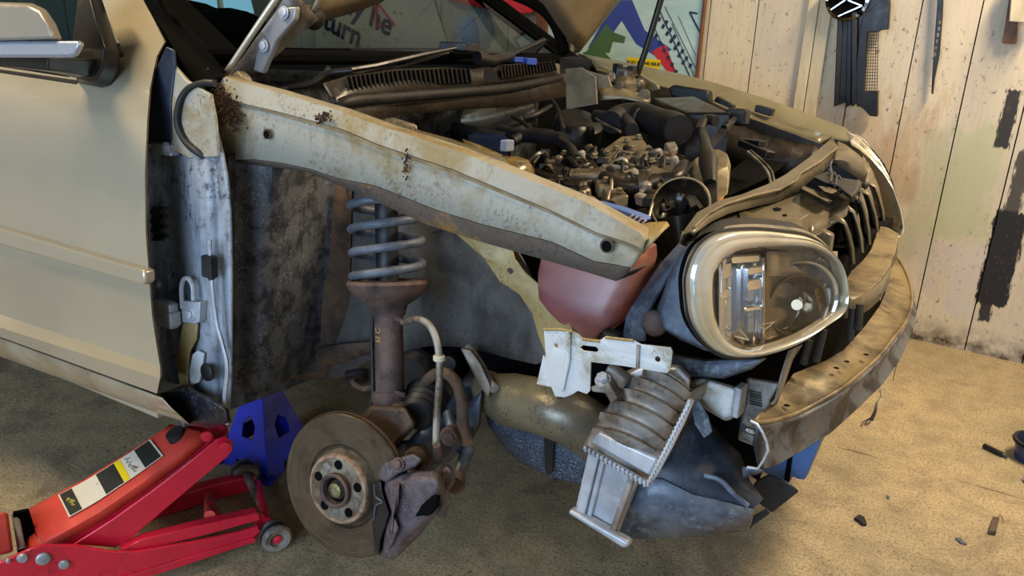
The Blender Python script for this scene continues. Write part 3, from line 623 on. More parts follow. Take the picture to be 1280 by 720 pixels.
part('rail_end_bracket', MB().grid(dens([[B(768, 274, -.62), B(800, 284, -.63), B(812, 280, -.64), B(833, 279, -.64), B(836, 284, -.64)], [B(780, 282, -.66), B(804, 296, -.665), B(812, 296, -.67), B(822, 294, -.67), B(829, 290, -.66)], [B(790, 300, -.675), B(804, 318, -.68), B(812, 308, -.68), B(816, 304, -.68), B(820, 300, -.68)]])), 'gold', face, solid=.003)
# wheelhouse
lin_ = []
for (px, dy, dd) in ((284, -.745, 0), (292, -.69, .0), (305, -.685, .008), (318, -.68, -.004), (330, -.67, .006), (348, -.63, 0), (365, -.58, .0), (385, -.52, 0), (398, -.47, 0), (412, -.44, 0), (430, -.43, 0)):
    col = []
    for yy in (190, 230, 270, 310, 350, 390, 430, 465, 492 if px < 360 else 478 - (px-360)*.35):
        xx = px + (350-yy)*.06*(1 if px > 300 else .1); col.append(B(xx, yy, dy)+V(dd*math.sin(yy/30), 0, 0))
    lin_.append(col)
part('wheelhouse_liner', MB().grid(lin_), 'liner', solid=.004, sub=1, angle=70)
iw = []
bots = [(400, 476), (430, 470), (460, 452), (500, 440), (540, 432), (575, 433), (610, 440), (640, 448), (672, 455), (692, 446)]
for i, (bx, by) in enumerate(bots):
    t = i/(len(bots)-1); tx = lerp(395, 640, t); ty = lerp(200, 300, t); yv = [-.43, -.42, -.41, -.41, -.42, -.44, -.46, -.48, -.52, -.56][i]
    iw.append([B(lerp(tx, bx, k/8)+ (12*math.sin(k/8*3.14) if i > 6 else 0), lerp(ty, by, k/8), yv - .03*max(0, k/8-.5)) for k in range(9)])
part('inner_wing', MB().grid(iw), 'liner2', solid=.004, soff=1, angle=70)
part('strut_recess', MB().grid(dens([[B(396, 212, -.48), B(392, 300, -.48), B(388, 390, -.475), B(384, 470, -.47)], [B(412, 222, -.452), B(410, 300, -.45), B(408, 390, -.45), B(404, 472, -.448)], [B(440, 232, -.425), B(438, 320, -.425), B(436, 400, -.425), B(428, 466, -.425)]])), 'rustpaint', solid=.002, label='brown stained recess beside spring')
part('wing_seam', hose([(540, 290, -.455), (556, 286, -.46), (568, 300, -.46), (578, 330, -.462)], .003), 'liner2')
part('gold_bracket', plate([(566, 290), (592, 296), (638, 310), (641, 325), (653, 343), (674, 363), (702, 390), (716, 408), (722, 416), (700, 440), (680, 446), (668, 420), (661, 394), (647, 369), (627, 351), (609, 320)], -.61, .004, [(637, 339, .006)], .001, wave=lambda x, z: .012*math.sin(x*30)), 'gold', label='gold brown diagonal brace')
part('rear_arm_panel', MB().grid([[B(320, 478, -.50), B(345, 458, -.48), B(380, 440, -.47), B(420, 432, -.46), B(465, 428, -.45)], [B(318, 484, -.49), B(350, 475, -.46), B(395, 474, -.44), B(430, 462, -.43), B(466, 448, -.42)]]), 'rustpaint', solid=.006)
# dark underside behind everything
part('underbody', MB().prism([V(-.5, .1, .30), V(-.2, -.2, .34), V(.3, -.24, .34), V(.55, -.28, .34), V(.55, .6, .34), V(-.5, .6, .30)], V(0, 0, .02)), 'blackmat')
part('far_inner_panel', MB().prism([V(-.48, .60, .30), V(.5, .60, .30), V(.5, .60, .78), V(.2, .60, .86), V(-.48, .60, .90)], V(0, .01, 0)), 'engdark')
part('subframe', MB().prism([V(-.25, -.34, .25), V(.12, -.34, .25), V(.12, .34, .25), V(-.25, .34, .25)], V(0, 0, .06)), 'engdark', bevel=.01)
# suspension -----------------------------------------------------------
T = B(482, 225, -.565); BOT = B(488, 505, -.615)
ax = (BOT-T).normalized(); L = (BOT-T).length
def onax(py): # point on the strut axis at picture height py
    t = (py-225)/(505-225); return T.lerp(BOT, t)
st = part('suspension_strut', MB().tube([onax(385), onax(497)], .0265, 24), 'rust')
u = ax.orthogonal().normalized(); u = (V(1, 0, 0)-ax*ax.x).normalized(); v_ = ax.cross(u)
ca, cb = onax(228), onax(350)
hel = []
N = 4.2
for k in range(int(N*26)+1):
    t = k/(N*26); a = 2*math.pi*(t*N)+2.6; hel.append(ca.lerp(cb, t) + (u*math.cos(a)+v_*math.sin(a))*(.0635))
part('coil_spring', MB().tube(hel, .0082, 12), 'spring', st)
part('spring_tip', MB().tube(hel[-14:-8], .0076, 12), 'printblue', st, label='blue paint mark on coil') if False else None
part('spring_seat', MB().lathe(onax(353), ax, [(.072, -.006), (.076, 0), (.070, .012), (.058, .026), (.036, .040), (.030, .060)], 32), 'rust', st, angle=50)
part('dust_tube', MB().tube([onax(225), onax(352)], .021, 16), 'rubber', st)
part('hose_clip', MB().box(onax(392)+V(.03, -.01, 0), (.03, .006, .008)).box(onax(484)+V(.032, -.012, 0), (.03, .006, .008)), 'rust', st)
part('maker_mark', text_on(MB(), 'FI C', .016, onax(414)+V(-.003, -.027, 0), -ax, V(1, 0, 0), .0006, True), 'gold', st, smooth=False, label='faint gold stencil marks')
kn = part('steering_knuckle', MB().lathe(onax(488), ax, [(.030, 0), (.033, .006), (.033, .030), (.030, .040)], 28), 'rust', angle=50)
part('clamp_arm', MB().ring_loft([[B(x, y, yy) for x, y in s] for s, yy in (
    ([(462, 505), (508, 508), (522, 530), (498, 560), (478, 590), (455, 560), (440, 535)], -.64), ([(464, 508), (506, 510), (518, 530), (495, 556), (476, 580), (456, 556), (446, 535)], -.665))]), 'rustpaint', kn, bevel=.006)
part('clamp_lug', MB().box(onax(506)+V(.034, -.012, 0), (.02, .03, .034)), 'rust', kn)
part('pinch_bolt', hexbolt(MB(), onax(506)+V(.040, -.02, -.002), V(.5, -1, 0), .010, .016), 'rust', kn)
# brake disc
dc = B(429, 608, -.748); dax = V(.1, -1, .1).normalized()
disc = part('brake_disc', MB().lathe(dc, dax, [(.070, -.020), (.128, -.020), (.130, -.017), (.130, -.003), (.128, 0), (.076, 0), (.072, -.004)], 96), mat('rusty_swept_disc', '5f5240', .36, .6, c2='483d30', s2=18, dirt='3a2f26', ds=40, dt=(.68, .76), bump=.12), angle=30)
part('disc_vent', MB().lathe(dc, dax, [(.131, -.013), (.1315, -.0125), (.1315, -.0075), (.131, -.007)], 96, caps=False), 'rustpaint', disc)
for rr in (.084, .101, .118): part('wear_ring', MB().lathe(dc, dax, [(rr, .0001), (rr+.0006, .0006), (rr+.0012, .0001)], 96, caps=False), 'rustpaint', disc)
hat = part('disc_hat', MB().lathe(dc, dax, [(.0715, -.004), (.068, -.006), (.064, .010), (.062, .014), (.056, .016), (.0, .016)], 64), mat('worn_disc_hat', '857c68', .5, .45, c2='5f4f40', s2=26, a2=(.4, .6), dirt='3a3029', ds=34, dt=(.6, .7), bump=.7, bs=120), disc, angle=40)
part('hat_rust_ring', MB().lathe(dc, dax, [(.055, .0162), (.0565, .018), (.061, .0165), (.063, .012)], 64, caps=False), mat('pale_brown_rust', 'a08468', .8, c2='6a5040', s2=60, bump=1, bs=150), disc)
du = V(1, 0, 0) - dax*dax.x; du.normalize(); dv = dax.cross(du)
hub = part('wheel_hub', MB().lathe(dc, dax, [(.030, .016), (.031, .027), (.028, .029), (.024, .026), (.022, .016)], 40), 'rust')
part('hub_cap', MB().lathe(dc, dax, [(.024, .012), (.024, .016), (.017, .017), (.017, .012)], 32), 'blackmat', hub)
part('axle_bolt', MB().lathe(dc, dax, [(.013, .012), (.013, .024), (.009, .027), (.009, .023), (0, .022)], 12), mat('yellowish_bolt', '8d8763', .4, .6), hub)
hb = MB(); br2 = MB()
for k in range(5):
    a = 2*math.pi*k/5+.35; p = dc+(du*math.cos(a)+dv*math.sin(a))*.0445
    part('bolt_hole', MB().lathe(p, dax, [(.0085, .0155), (.0085, .0168), (.0070, .0166)], 20), 'blackmat', disc)
for k in range(5):
    a = 2*math.pi*(k+.5)/5+.35
    if k in (1, 3, 4):
        c_ = dc+(du*math.cos(a)+dv*math.sin(a))*.043+dax*.0163
        part('witness_patch', MB().lathe(c_, dax, [(.0095, 0), (.009, .0008)], 5), 'grimyalu', disc)
# caliper
cal = part('brake_caliper', MB().ring_loft([[B(x, y, yy) for x, y in s] for s, yy in (
    ([(484, 598), (520, 590), (548, 588), (558, 604), (552, 622), (548, 640), (522, 672), (492, 701), (476, 696), (480, 660), (488, 640), (480, 612)], -.70),
    ([(482, 598), (520, 588), (546, 590), (556, 604), (551, 622), (548, 640), (520, 670), (492, 700), (477, 694), (482, 660), (489, 640), (480, 612)], -.765),
    ([(490, 608), (520, 598), (542, 598), (548, 606), (544, 622), (540, 636), (516, 660), (494, 684), (484, 684), (489, 655), (496, 640), (488, 618)], -.785))]), 'caliper', bevel=.006, angle=30)
part('pad_carrier', MB().ring_loft([[B(x, y, yy) for x, y in s] for s, yy in (
    ([(474, 592), (480, 578), (518, 566), (530, 574), (520, 584), (500, 592), (484, 604), (474, 600)], -.70), ([(473, 592), (480, 579), (516, 567), (528, 575), (518, 584), (498, 592), (484, 603), (474, 599)], -.775))]), 'caliper', cal, bevel=.004)
part('pad_carrier', MB().ring_loft([[B(x, y, yy) for x, y in s] for s, yy in (
    ([(466, 604), (476, 598), (480, 612), (484, 628), (490, 642), (484, 660), (478, 676), (476, 696), (468, 690), (465, 660)], -.735), ([(467, 606), (476, 600), (478, 614), (482, 628), (487, 642), (482, 658), (476, 674), (474, 692), (469, 686), (467, 660)], -.775))]), 'black', cal, bevel=.003, label='black pad edge and clips')
part('pad_spring', hose([(468, 606, -.775), (469, 620, -.78), (478, 628, -.782), (470, 632, -.78), (467, 650, -.775)], .0014, 6), 'steel', cal)
part('caliper_window', MB().prism(tr([(518, 646), (526, 632), (538, 621), (546, 622), (544, 636), (536, 645)], -.792), V(0, .012, 0)), 'blackmat', cal, bevel=.002, label='dark opening in caliper')
part('caliper_bridge', MB().ring_loft([[B(x, y, yy) for x, y in s] for s, yy in (([(548, 590), (560, 578), (568, 588), (570, 602), (556, 622), (546, 620)], -.68), ([(549, 592), (559, 582), (565, 590), (566, 602), (555, 618), (547, 616)], -.72))]), 'caliper', cal, bevel=.006)
part('caliper_rib', MB().ring_loft([[B(x, y, yy) for x, y in q_] for q_, yy in (([(492, 606), (500, 602), (500, 626), (494, 646), (500, 660), (490, 686), (484, 690), (486, 660), (491, 644), (486, 624)], -.78), ([(494, 610), (499, 606), (498, 626), (493, 646), (498, 660), (490, 680), (487, 682), (488, 660), (493, 644), (489, 624)], -.797))]), 'caliper', cal, bevel=.003)
part('slide_pin', MB().tube(tr([(556, 586, -.71), (546, 600, -.715), (540, 608, -.72)]), [.011, .012, .010], 14), 'caliper', cal)
part('slide_pin', MB().tube(tr([(549, 606, -.72), (556, 626, -.715), (550, 642, -.72)]), [.012, .011, .010], 14), 'caliper', cal)
part('carrier_bolt', hexbolt(MB(), B(498, 580, -.78), V(.2, -1, .3), .008, .008), 'rust', cal)
part('bleed_nipple', MB().cyl(B(546, 556, -.71), B(548, 574, -.70), .007), 'rust', cal)
part('brake_hose', hose([(504, 403, -.62), (520, 399, -.63), (534, 404, -.64), (544, 420, -.65), (549, 446, -.66), (549, 480, -.67), (546, 520, -.68), (545, 556, -.70)], .0062, 12), 'grimyalu')
part('hose_collar', MB().cyl(B(549, 444, -.66), B(549, 451, -.66), .0105), 'offwhite')
part('sensor_cable', hose([(466, 392, -.60), (465, 430, -.60), (466, 470, -.605), (465, 500, -.62), (456, 520, -.63), (446, 535, -.64)], .0035, 8), 'rubber')
# arms, links, shafts
part('drop_link', hose([(586, 560, -.60), (578, 580, -.62), (570, 600, -.64), (566, 606, -.645)], .012, 12), 'steel')
part('link_joint', hexbolt(MB().lathe(B(568, 605, -.655), V(.6, -1, 0), [(.018, -.02), (.019, 0), (.015, .006)], 24), B(569, 605, -.668), V(.6, -1, 0), .009), 'rust')
part('link_joint', hexbolt(MB().lathe(B(562, 546, -.64), V(.3, -1, 0), [(.016, -.02), (.018, 0), (.014, .006)], 24), B(562, 546, -.65), V(.3, -1, 0), .010), 'rust')
part('anti_roll_bar', hose([(528, 484, -.56), (540, 470, -.58), (556, 466, -.60), (570, 478, -.61), (577, 500, -.62), (579, 530, -.62), (584, 556, -.62)], .0105, 14), 'rustpaint')
part('anti_roll_bar', hose([(560, 516, -.60), (566, 540, -.62), (575, 560, -.60), (598, 510, -.50)], .009, 12), 'steel')
part('lower_arm', MB().ring_loft([[B(x, y, yy) for x, y in s] for s, yy in (([(520, 560), (544, 540), (590, 500), (606, 480), (602, 530), (590, 552), (562, 578), (530, 600)], -.50), ([(522, 562), (546, 544), (590, 506), (602, 490), (598, 530), (588, 548), (560, 574), (532, 594)], -.55))]), 'steel', bevel=.006)
part('lower_arm', MB().tube(tr([(500, 566, -.66), (520, 560, -.62), (546, 530, -.58), (575, 500, -.50), (600, 470, -.40)]), [.02, .02, .019, .02, .024], 16), 'steel')
bt = []
for k in range(11): bt += [(.028+.0022*k*.6 + (.004 if k % 2 else -.001), k*.008)]
part('shaft_boot', MB().lathe(B(520, 520, -.62), (B(560, 455, -.42)-B(520, 520, -.62)), bt, 28), 'rubber')
part('shaft_boot', MB().lathe(B(512, 470, -.46), V(-.2, 1, .1), [(.04, 0), (.046, .008), (.04, .016), (.046, .024), (.04, .032), (.046, .04)], 28), 'rubber')
part('drive_shaft', MB().tube([B(560, 455, -.45), B(620, 420, -.10)], .016, 14), 'engdark')
part('arm_bush', hexbolt(MB().lathe(B(520, 575, -.66), V(.2, -1, .1), [(.022, -.02), (.024, 0), (.018, .008)], 24), B(520, 575, -.67), V(.2, -1, .1), .010), 'rust')
part('steering_rod', hose([(455, 470, -.50), (442, 478, -.55), (455, 486, -.58), (470, 482, -.58)], .006), 'rustpaint')
part('rear_boot', MB().lathe(B(446, 462, -.50), V(.4, -.3, -1), [(.022, 0), (.026, .008), (.022, .014), (.026, .02), (.020, .03)], 20), 'rubber')
part('arm_stay', MB().tube(tr([(586, 434, -.50), (600, 456, -.52), (612, 478, -.54), (618, 486, -.55)]), .009, 10), 'grimyalu')
tag(obj('dry_leaf', MB().prism([B(x, y, -.70)+V(0, .006*((x-532)/10)**2, 0) for x, y in ((521, 558), (527, 555), (535, 555), (541, 558), (536, 561), (527, 562))], V(0, .0008, 0)).tube([B(521, 558, -.70), B(514, 561, -.70)], .0008, 5), M['leaf']), 'pale dry leaf caught above the rusty brake caliper', 'leaf')
lf = bpy.data.objects['dry_leaf']
lf.matrix_world = Matrix.Translation(CAM) @ ROT.to_4x4() @ Matrix.Translation(-CARC) @ lf.matrix_world
# bronze duct and undertray
def ringpx(cx, cy, y, ru, tilt, n=20, k=.8):     # ring perpendicular to path set later
    return None
part('charge_pipe', MB().tube(smoothpath([B(606, 480, -.46), B(618, 492, -.48), B(640, 500, -.50), B(668, 506, -.51), B(700, 516, -.52), B(730, 532, -.50), B(770, 560, -.46)], 6), [lerp(.030, .050, min(1, i/12)) for i in range(37)], 28), 'golddark', angle=60)
part('duct_plate', MB().ring_loft([[B(x, y, yy) for x, y in s] for s, yy in (([(575, 434), (590, 436), (602, 452), (618, 484), (612, 500), (600, 484)], -.52), ([(576, 436), (588, 438), (600, 454), (614, 484), (610, 496), (602, 484)], -.56))]), 'grimyalu', bevel=.004)
part('undertray', MB().grid(dens([[B(606, 508, -.50), B(640, 530, -.50), B(690, 540, -.50), B(745, 545, -.50), B(800, 560, -.48)], [B(612, 530, -.50), B(640, 556, -.50), B(690, 575, -.50), B(745, 590, -.50), B(800, 600, -.48)], [B(624, 548, -.48), B(650, 576, -.48), B(690, 594, -.48), B(745, 606, -.48), B(800, 615, -.46)], [B(624, 548, -.38), B(650, 572, -.38), B(690, 588, -.38), B(745, 600, -.38), B(800, 608, -.38)]])), mat('speckled_undertray', '2f3642', .5, 0, c2='222832', s2=10, dirt='8d9aac', ds=120, dt=(.4, .6), bump=.3), solid=.004)
part('tray_strap', MB().prism(tr([(680, 545), (692, 547), (690, 590), (686, 595), (681, 588)], -.515), V(0, .004, 0)), 'black')
# side mounted intercooler ---------------------------------------------
rows = []
LR = [((731, 558), (808, 604)), ((734, 552), (812, 594)), ((743, 540), (822, 572)), ((752, 521), (828, 556)), ((766, 506), (838, 538)), ((778, 491), (846, 522)), ((789, 477), (854, 508)), ((806, 467), (860, 495)), ((828, 460), (864, 482))]
yy0 = [-.70, -.70, -.70, -.695, -.69, -.685, -.68, -.675, -.67]
for i in range(len(LR)-1):
    sub_ = 8 if 2 <= i <= 6 else 3
    for k in range(sub_):
        t = k/sub_; l = (lerp(LR[i][0][0], LR[i+1][0][0], t), lerp(LR[i][0][1], LR[i+1][0][1], t)); r = (lerp(LR[i][1][0], LR[i+1][1][0], t), lerp(LR[i][1][1], LR[i+1][1][1], t))
        y = lerp(yy0[i], yy0[i+1], t); rib = 0 if i < 2 else (.0095*max(0, math.cos(2*math.pi*t))**1.5 if math.cos(2*math.pi*t) > 0 else 0)
        row = []
        for q in range(17):
            s = q/16; arch = -(1-(2*s-1)**2)*(13 if i > 1 else 3); px = lerp(l[0], r[0], s); py = lerp(l[1], r[1], s)
            bulge = .030*(1-abs(2*s-1)**2.6)
            row.append(B(px, py+arch*.45, y-bulge+.03 - rib) + V(0, .0, rib*.6))
        row = [row[0]+V(-.004, .05, 0)] + row + [row[-1]+V(.006, .05, 0)]
        rows.append(row)
ic = part('intercooler', MB().grid(rows), 'grimyalu', solid=.003, angle=50)
rimm = tr([(730, 557), (738, 546), (744, 540)], -.705)
part('tank_edge', MB().tube(tr([(731, 559), (760, 576), (786, 591), (810, 605), (820, 590), (838, 556), (852, 528), (864, 500)], -.708), .0045, 8), 'alu', ic)
cr = MB()
pp = tr([(731, 559), (810, 605), (864, 500)], -.712)
for a, b, n in ((pp[0], pp[1], 15), (pp[1], pp[2], 20)):
    for k in range(n): cr.box(a.lerp(b, (k+.5)/n)+V(0, -.002, 0), (.0034, .006, .009))
part('crimp_tabs', cr, 'alu', ic)
part('tank_end', MB().prism(tr([(736, 553), (748, 540), (822, 574), (812, 596)], -.706), V(0, .03, 0)), 'alu', ic, bevel=.004, label='flat smooth end of tank')
core = tr([(736, 560), (797, 598), (767, 672), (717, 642)], -.695)
part('core_side', MB().prism(core, V(0, .02, 0)), 'alu', ic, bevel=.003)
part('core_rib', MB().prism(tr([(738, 562), (749, 568), (729, 650), (719, 643)], -.706), V(0, .012, 0)), 'alu', ic, bevel=.002)
part('core_rib', MB().prism(tr([(787, 590), (794, 594), (768, 668), (761, 664)], -.706), V(0, .012, 0)), 'grimyalu', ic, bevel=.002)
part('core_rib', MB().prism(tr([(751, 568), (757, 571), (737, 654), (731, 650)], -.702), V(0, .012, 0)), 'alu', ic, bevel=.002)
part('foot_rail', MB().prism(tr([(709, 642), (712, 637), (786, 679), (784, 685), (778, 686)], -.715), V(0, .018, 0)), 'alu', ic, bevel=.004)
part('side_tank', MB().ring_loft([[B(x, y, yy) for x, y in s] for s, yy in (([(862, 472), (876, 470), (924, 484), (920, 522), (908, 528), (884, 514), (866, 498)], -.56), ([(866, 476), (878, 474), (920, 487), (916, 518), (906, 522), (886, 510), (870, 496)], -.59))]), 'white', ic, bevel=.005, label='pale inner tank')
part('side_tank_edge', MB().prism(tr([(918, 484), (927, 487), (922, 524), (914, 522)], -.60), V(0, .03, 0)), 'alu', ic, bevel=.002)
part('intercooler_neck', MB().ring_loft([[B(x, y, yy) for x, y in s] for s, yy in (([(770, 470), (800, 455), (850, 455), (864, 470), (862, 500), (800, 470)], -.60), ([(772, 474), (800, 460), (846, 458), (862, 474), (860, 496), (800, 476)], -.655))]), 'alu', ic, bevel=.005)
part('support_bracket', MB().prism(tr([(738, 484), (760, 478), (772, 498), (764, 506), (756, 492), (740, 490)], -.70), V(0, .02, 0)), 'grimyalu', bevel=.002)
part('bolt', hexbolt(MB(), B(754, 476, -.69), V(0, -.6, 1), .009, .012), 'alu')
part('small_clamp', MB().box(B(772, 470, -.67), (.035, .02, .022), Matrix.Rotation(.4, 3, 'Y')), 'grimyalu')
# white bracket
br_ = part('wing_bracket', plate([(680, 411), (700, 411), (715, 414), (722, 418), (728, 424), (750, 426), (757, 421), (790, 425), (801, 431), (838, 435), (840, 440), (837, 462), (833, 466), (798, 460), (772, 456), (738, 452), (737, 488), (733, 492), (722, 488), (714, 493), (706, 496), (694, 495), (688, 480), (683, 452)], -.69, .003,
    [(695, 432, .0042), (822, 449, .0048), [(728, 431), (745, 433), (749, 437), (746, 441), (729, 439), (724, 435)]], .0008), 'white', label='white painted steel bracket')
part('bracket_fold', MB().prism(tr([(706, 414), (713, 415), (712, 452), (704, 490), (700, 490), (705, 450)], -.695), V(0, .004, 0)), 'white', br_, bevel=.002)
part('bracket_fold', MB().tube(tr([(798, 431), (797, 460)], -.691), .003, 8), 'grimyalu', br_)
part('bracket_wing', MB().prism(tr([(679, 444), (684, 452), (690, 484), (671, 480)], -.675), V(0, .003, 0)), 'white', br_)
mm = MB()
for (a, b) in (((681, 412), (702, 412)), ((702, 412), (716, 415)), ((728, 424), (750, 427)), ((757, 422), (792, 426))): mm.tube(tr([a, b], -.690), .0026, 6)
part('rust_edge', mm, 'gold', br_)
# pink coolant / washer tank
rw = []
for (y, l, r, yc, dd) in ((300, 694, 812, -.535, .05), (312, 692, 812, -.54, .055), (328, 690, 808, -.545, .058), (345, 687, 801, -.55, .06), (362, 687, 792, -.555, .06), (376, 688, 785, -.56, .058), (390, 698, 780, -.565, .052), (402, 710, 768, -.57, .045), (414, 721, 756, -.575, .035), (426, 728, 750, -.58, .028)):
    a = B(l, y, yc); b = B(r, y, yc); ce = (a+b)/2; hw = (b-a).length/2; ring = []
    for k in range(28):
        t = 2*math.pi*k/28; c_, s_ = math.cos(t), math.sin(t); e = .42
        ring.append(ce+V(hw*math.copysign(abs(c_)**e, c_), dd*math.copysign(abs(s_)**e, s_), 0))
    rw.append(ring)
tk = part('washer_tank', MB().ring_loft(rw), M['tank'], angle=70, label='pink stained translucent plastic tank')
part('tank_spout', MB().cyl(B(756, 417, -.60), B(776, 424, -.60), .011), 'black', tk)
part('tank_spout', MB().cyl(B(756, 417, -.60), B(752, 430, -.60), .008), 'black', tk)
# blue grey support arm between tank and lamp
part('lamp_support', MB().grid(dens([[B(852, 306, -.58), B(830, 330, -.58), B(806, 364, -.58), B(786, 395, -.585), B(780, 426, -.59)], [B(862, 312, -.60), B(842, 338, -.60), B(822, 372, -.60), B(808, 400, -.60), B(808, 426, -.60)]])), 'guide', solid=.006, bevel=.001)
part('lamp_bucket', MB().ring_loft([[B(x, y, yy) for x, y in s] for s, yy in (([(866, 300), (850, 315), (834, 350), (820, 388), (828, 412), (850, 425), (880, 438), (910, 446), (900, 300)], -.60), ([(868, 304), (852, 320), (838, 352), (824, 388), (830, 410), (852, 422), (880, 434), (906, 440), (896, 304)], -.64))]), 'guide', bevel=.004)
part('rusty_fixing', MB().ball(B(818, 404, -.62), (.02, .014, .02)), 'rust')
part('lower_crossmember', MB().ring_loft([[B(x, y, yy) for x, y in s] for s, yy in (([(800, 440), (838, 440), (880, 448), (930, 447), (962, 446), (940, 462), (904, 474), (860, 472), (800, 466)], -.56), ([(800, 444), (838, 444), (880, 452), (925, 450), (955, 449), (936, 460), (904, 471), (860, 469), (800, 463)], -.60))]), 'guide', bevel=.006, label='blue grey plastic crossmember')
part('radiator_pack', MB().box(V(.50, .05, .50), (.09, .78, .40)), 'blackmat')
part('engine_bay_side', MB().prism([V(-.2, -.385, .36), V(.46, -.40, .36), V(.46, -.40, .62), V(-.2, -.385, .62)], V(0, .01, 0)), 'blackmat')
# radiator end with label
rad_ = part('radiator_end', MB().ring_loft([[B(x, y, yy) for x, y in s] for s, yy in (([(934, 471), (978, 478), (966, 500), (960, 530), (955, 562), (922, 550)], -.50), ([(936, 473), (974, 480), (962, 500), (956, 530), (951, 558), (925, 547)], -.535))]), 'grimyalu', bevel=.003)
lb = MB()
xd = (B(970, 486, -.537)-B(940, 480, -.537)).normalized(); yd_ = (B(946, 490, -.537)-B(943, 506, -.537)).normalized()
for k in range(6): lb.box(B(944+.2*k, 490+k*3.2, -.538), (.018, .001, .0016+.0006*(k % 3)))
part('barcode', lb, 'label_black', rad_, smooth=False)
part('number_plate_label', MB().box(B(940, 540, -.5375), (.032, .0008, .010), Matrix.Rotation(.12, 3, 'Y'), bev=0), 'label_black', rad_)
part('label_number', text_on(MB(), '4004', .0085, B(938.5, 539.5, -.5385), V(1, 0, -.12), V(.12, 0, 1), .0003, True), 'label_white', rad_, smooth=False)
# bumper beam
S = [(-.60, (942, 524), (944, 528), (948, 588)), (-.56, (967, 502), (965, 526), (970, 582)), (-.48, (992, 467), (1000, 515), (1003, 563)), (-.38, (1032, 451), (1050, 487), (1040, 540)), (-.28, (1055, 437), (1070, 471), (1075, 508)),
     (-.15, (1082, 407), (1097, 447), (1103, 481)), (-.02, (1100, 382), (1117, 422), (1125, 450)), (.12, (1107, 365), (1132, 402), (1138, 422)), (.3, (1110, 352), (1140, 375), (1146, 390)), (.46, (1112, 330), (1134, 344), (1140, 356)), (.6, (1104, 308), (1118, 316), (1122, 328))]
rt = []; rf = []; rb = []; rl = []
for Y, a, b, c_ in S:
    B_, C_ = B(*b, Y), B(*c_, Y); A_ = Bt(a[0], a[1], B_.z-.098*B_.y+.004); rt.append(A_); rf.append(B_); rb.append(C_); rl.append(C_+(A_-B_)*.9)
rt0 = [p+V(-.006, .003, -.012) for p in rt]
bm_ = part('bumper_beam', MB().grid(dens([rt0, rt, rf])), 'beam', solid=.0045, soff=-1, bevel=.0, angle=40)
rm = [b.lerp(c_, .5)+V(-.004, .004, 0) for b, c_ in zip(rf, rb)]
part('beam_face', MB().grid(dens([rf, [b.lerp(c_, .12)+V(.004, -.004, 0) for b, c_ in zip(rf, rb)], rm, rb, rl])), 'beamface', bm_, solid=.004, soff=-1, angle=50, label='scraped front face of beam')
part('beam_edge', MB().tube(smoothpath(rf, 4), .0035, 8), 'beam', bm_)
part('beam_lip', MB().grid([tr([(928, 583), (934, 584), (941, 587), (951, 587)], -.612), tr([(929, 597), (936, 594), (945, 592), (955, 588)], -.606)]), 'guide', bm_, solid=.002)
part('beam_end_edge', MB().tube(tr([(938, 526), (946, 530), (953, 540), (958, 552), (960, 563), (954, 576), (947, 586), (934, 584)], -.612), .002, 8), 'alu', bm_)
part('beam_mount', MB().ring_loft([[B(x, y, yy) for x, y in s] for s, yy in (([(1088, 300), (1100, 280), (1124, 292), (1121, 325), (1108, 345), (1090, 330)], .30), ([(1090, 302), (1100, 284), (1121, 294), (1118, 322), (1107, 340), (1092, 328)], .24))]), 'beam', bevel=.004)
part('torn_tab', MB().grid(dens([tr([(985, 438), (975, 470), (968, 500), (962, 505)], -.55), tr([(1002, 430), (990, 448), (980, 478), (970, 505)], -.50)])), 'grimyalu', solid=.002)
dots = MB()
for (x, y, Y) in ((983, 510, -.5), (1045, 463, -.33), (1058, 455, -.3), (1082, 446, -.2), (1060, 476, -.3)): dots.lathe(B(x, y, Y)+V(0, 0, .004), V(0, 0, 1), [(.005, 0), (.004, .001)], 10)
part('beam_hole', dots, 'blackmat', bm_)
# air guide
part('air_guide', MB().grid([tr([(765, 670, -.63), (805, 672, -.62), (880, 669, -.61), (932, 662, -.58)]), tr([(776, 634, -.65), (816, 636, -.645), (884, 648, -.625), (937, 648, -.59)]), tr([(790, 596, -.66), (828, 598, -.665), (866, 617, -.64), (942, 635, -.60)])]), 'guide', solid=.003)
part('air_guide', MB().grid([tr([(790, 597, -.66), (828, 598, -.665), (866, 617, -.64), (908, 629, -.615), (942, 635, -.60)]), tr([(815, 568, -.64), (846, 574, -.63), (880, 588, -.61), (914, 604, -.59), (953, 625, -.58)]), tr([(835, 540, -.62), (858, 545, -.60), (884, 558, -.57), (910, 580, -.55), (937, 604, -.55)]), tr([(862, 500, -.60), (868, 505, -.58), (880, 520, -.56), (900, 545, -.54), (925, 570, -.52)])]), mat('shaded_air_guide', '39424f', .45, .0, c2='1c222c', s2=7, dirt='4d5a70', ds=40, dt=(.5, .7), bump=.25), solid=.003)  # upper panel: darker copy of the guide plastic, its shade painted in
part('guide_tab', MB().prism(tr([(862, 500), (872, 500), (884, 520), (890, 540), (880, 548), (868, 530)], -.62), V(0, .004, 0)), 'guide', bevel=.001)
part('guide_ridge', MB().tube(smoothpath(tr([(880, 594, -.62), (900, 600, -.615), (918, 618, -.61), (935, 632, -.605)])), .004, 8), 'guide')
part('lower_flap', MB().ring_loft([[B(x, y, yy) for x, y in s] for s, yy in (([(946, 600), (962, 592), (990, 606), (999, 614), (965, 641), (950, 630), (938, 612)], -.48), ([(946, 600), (962, 592), (990, 606), (999, 614), (965, 641), (950, 630), (938, 612)], -.49))]), 'black', bevel=.003)
part('lower_flap', MB().prism(tr([(936, 664), (942, 645), (958, 636), (962, 642), (940, 658)], -.56), V(0, .004, 0)), 'black')
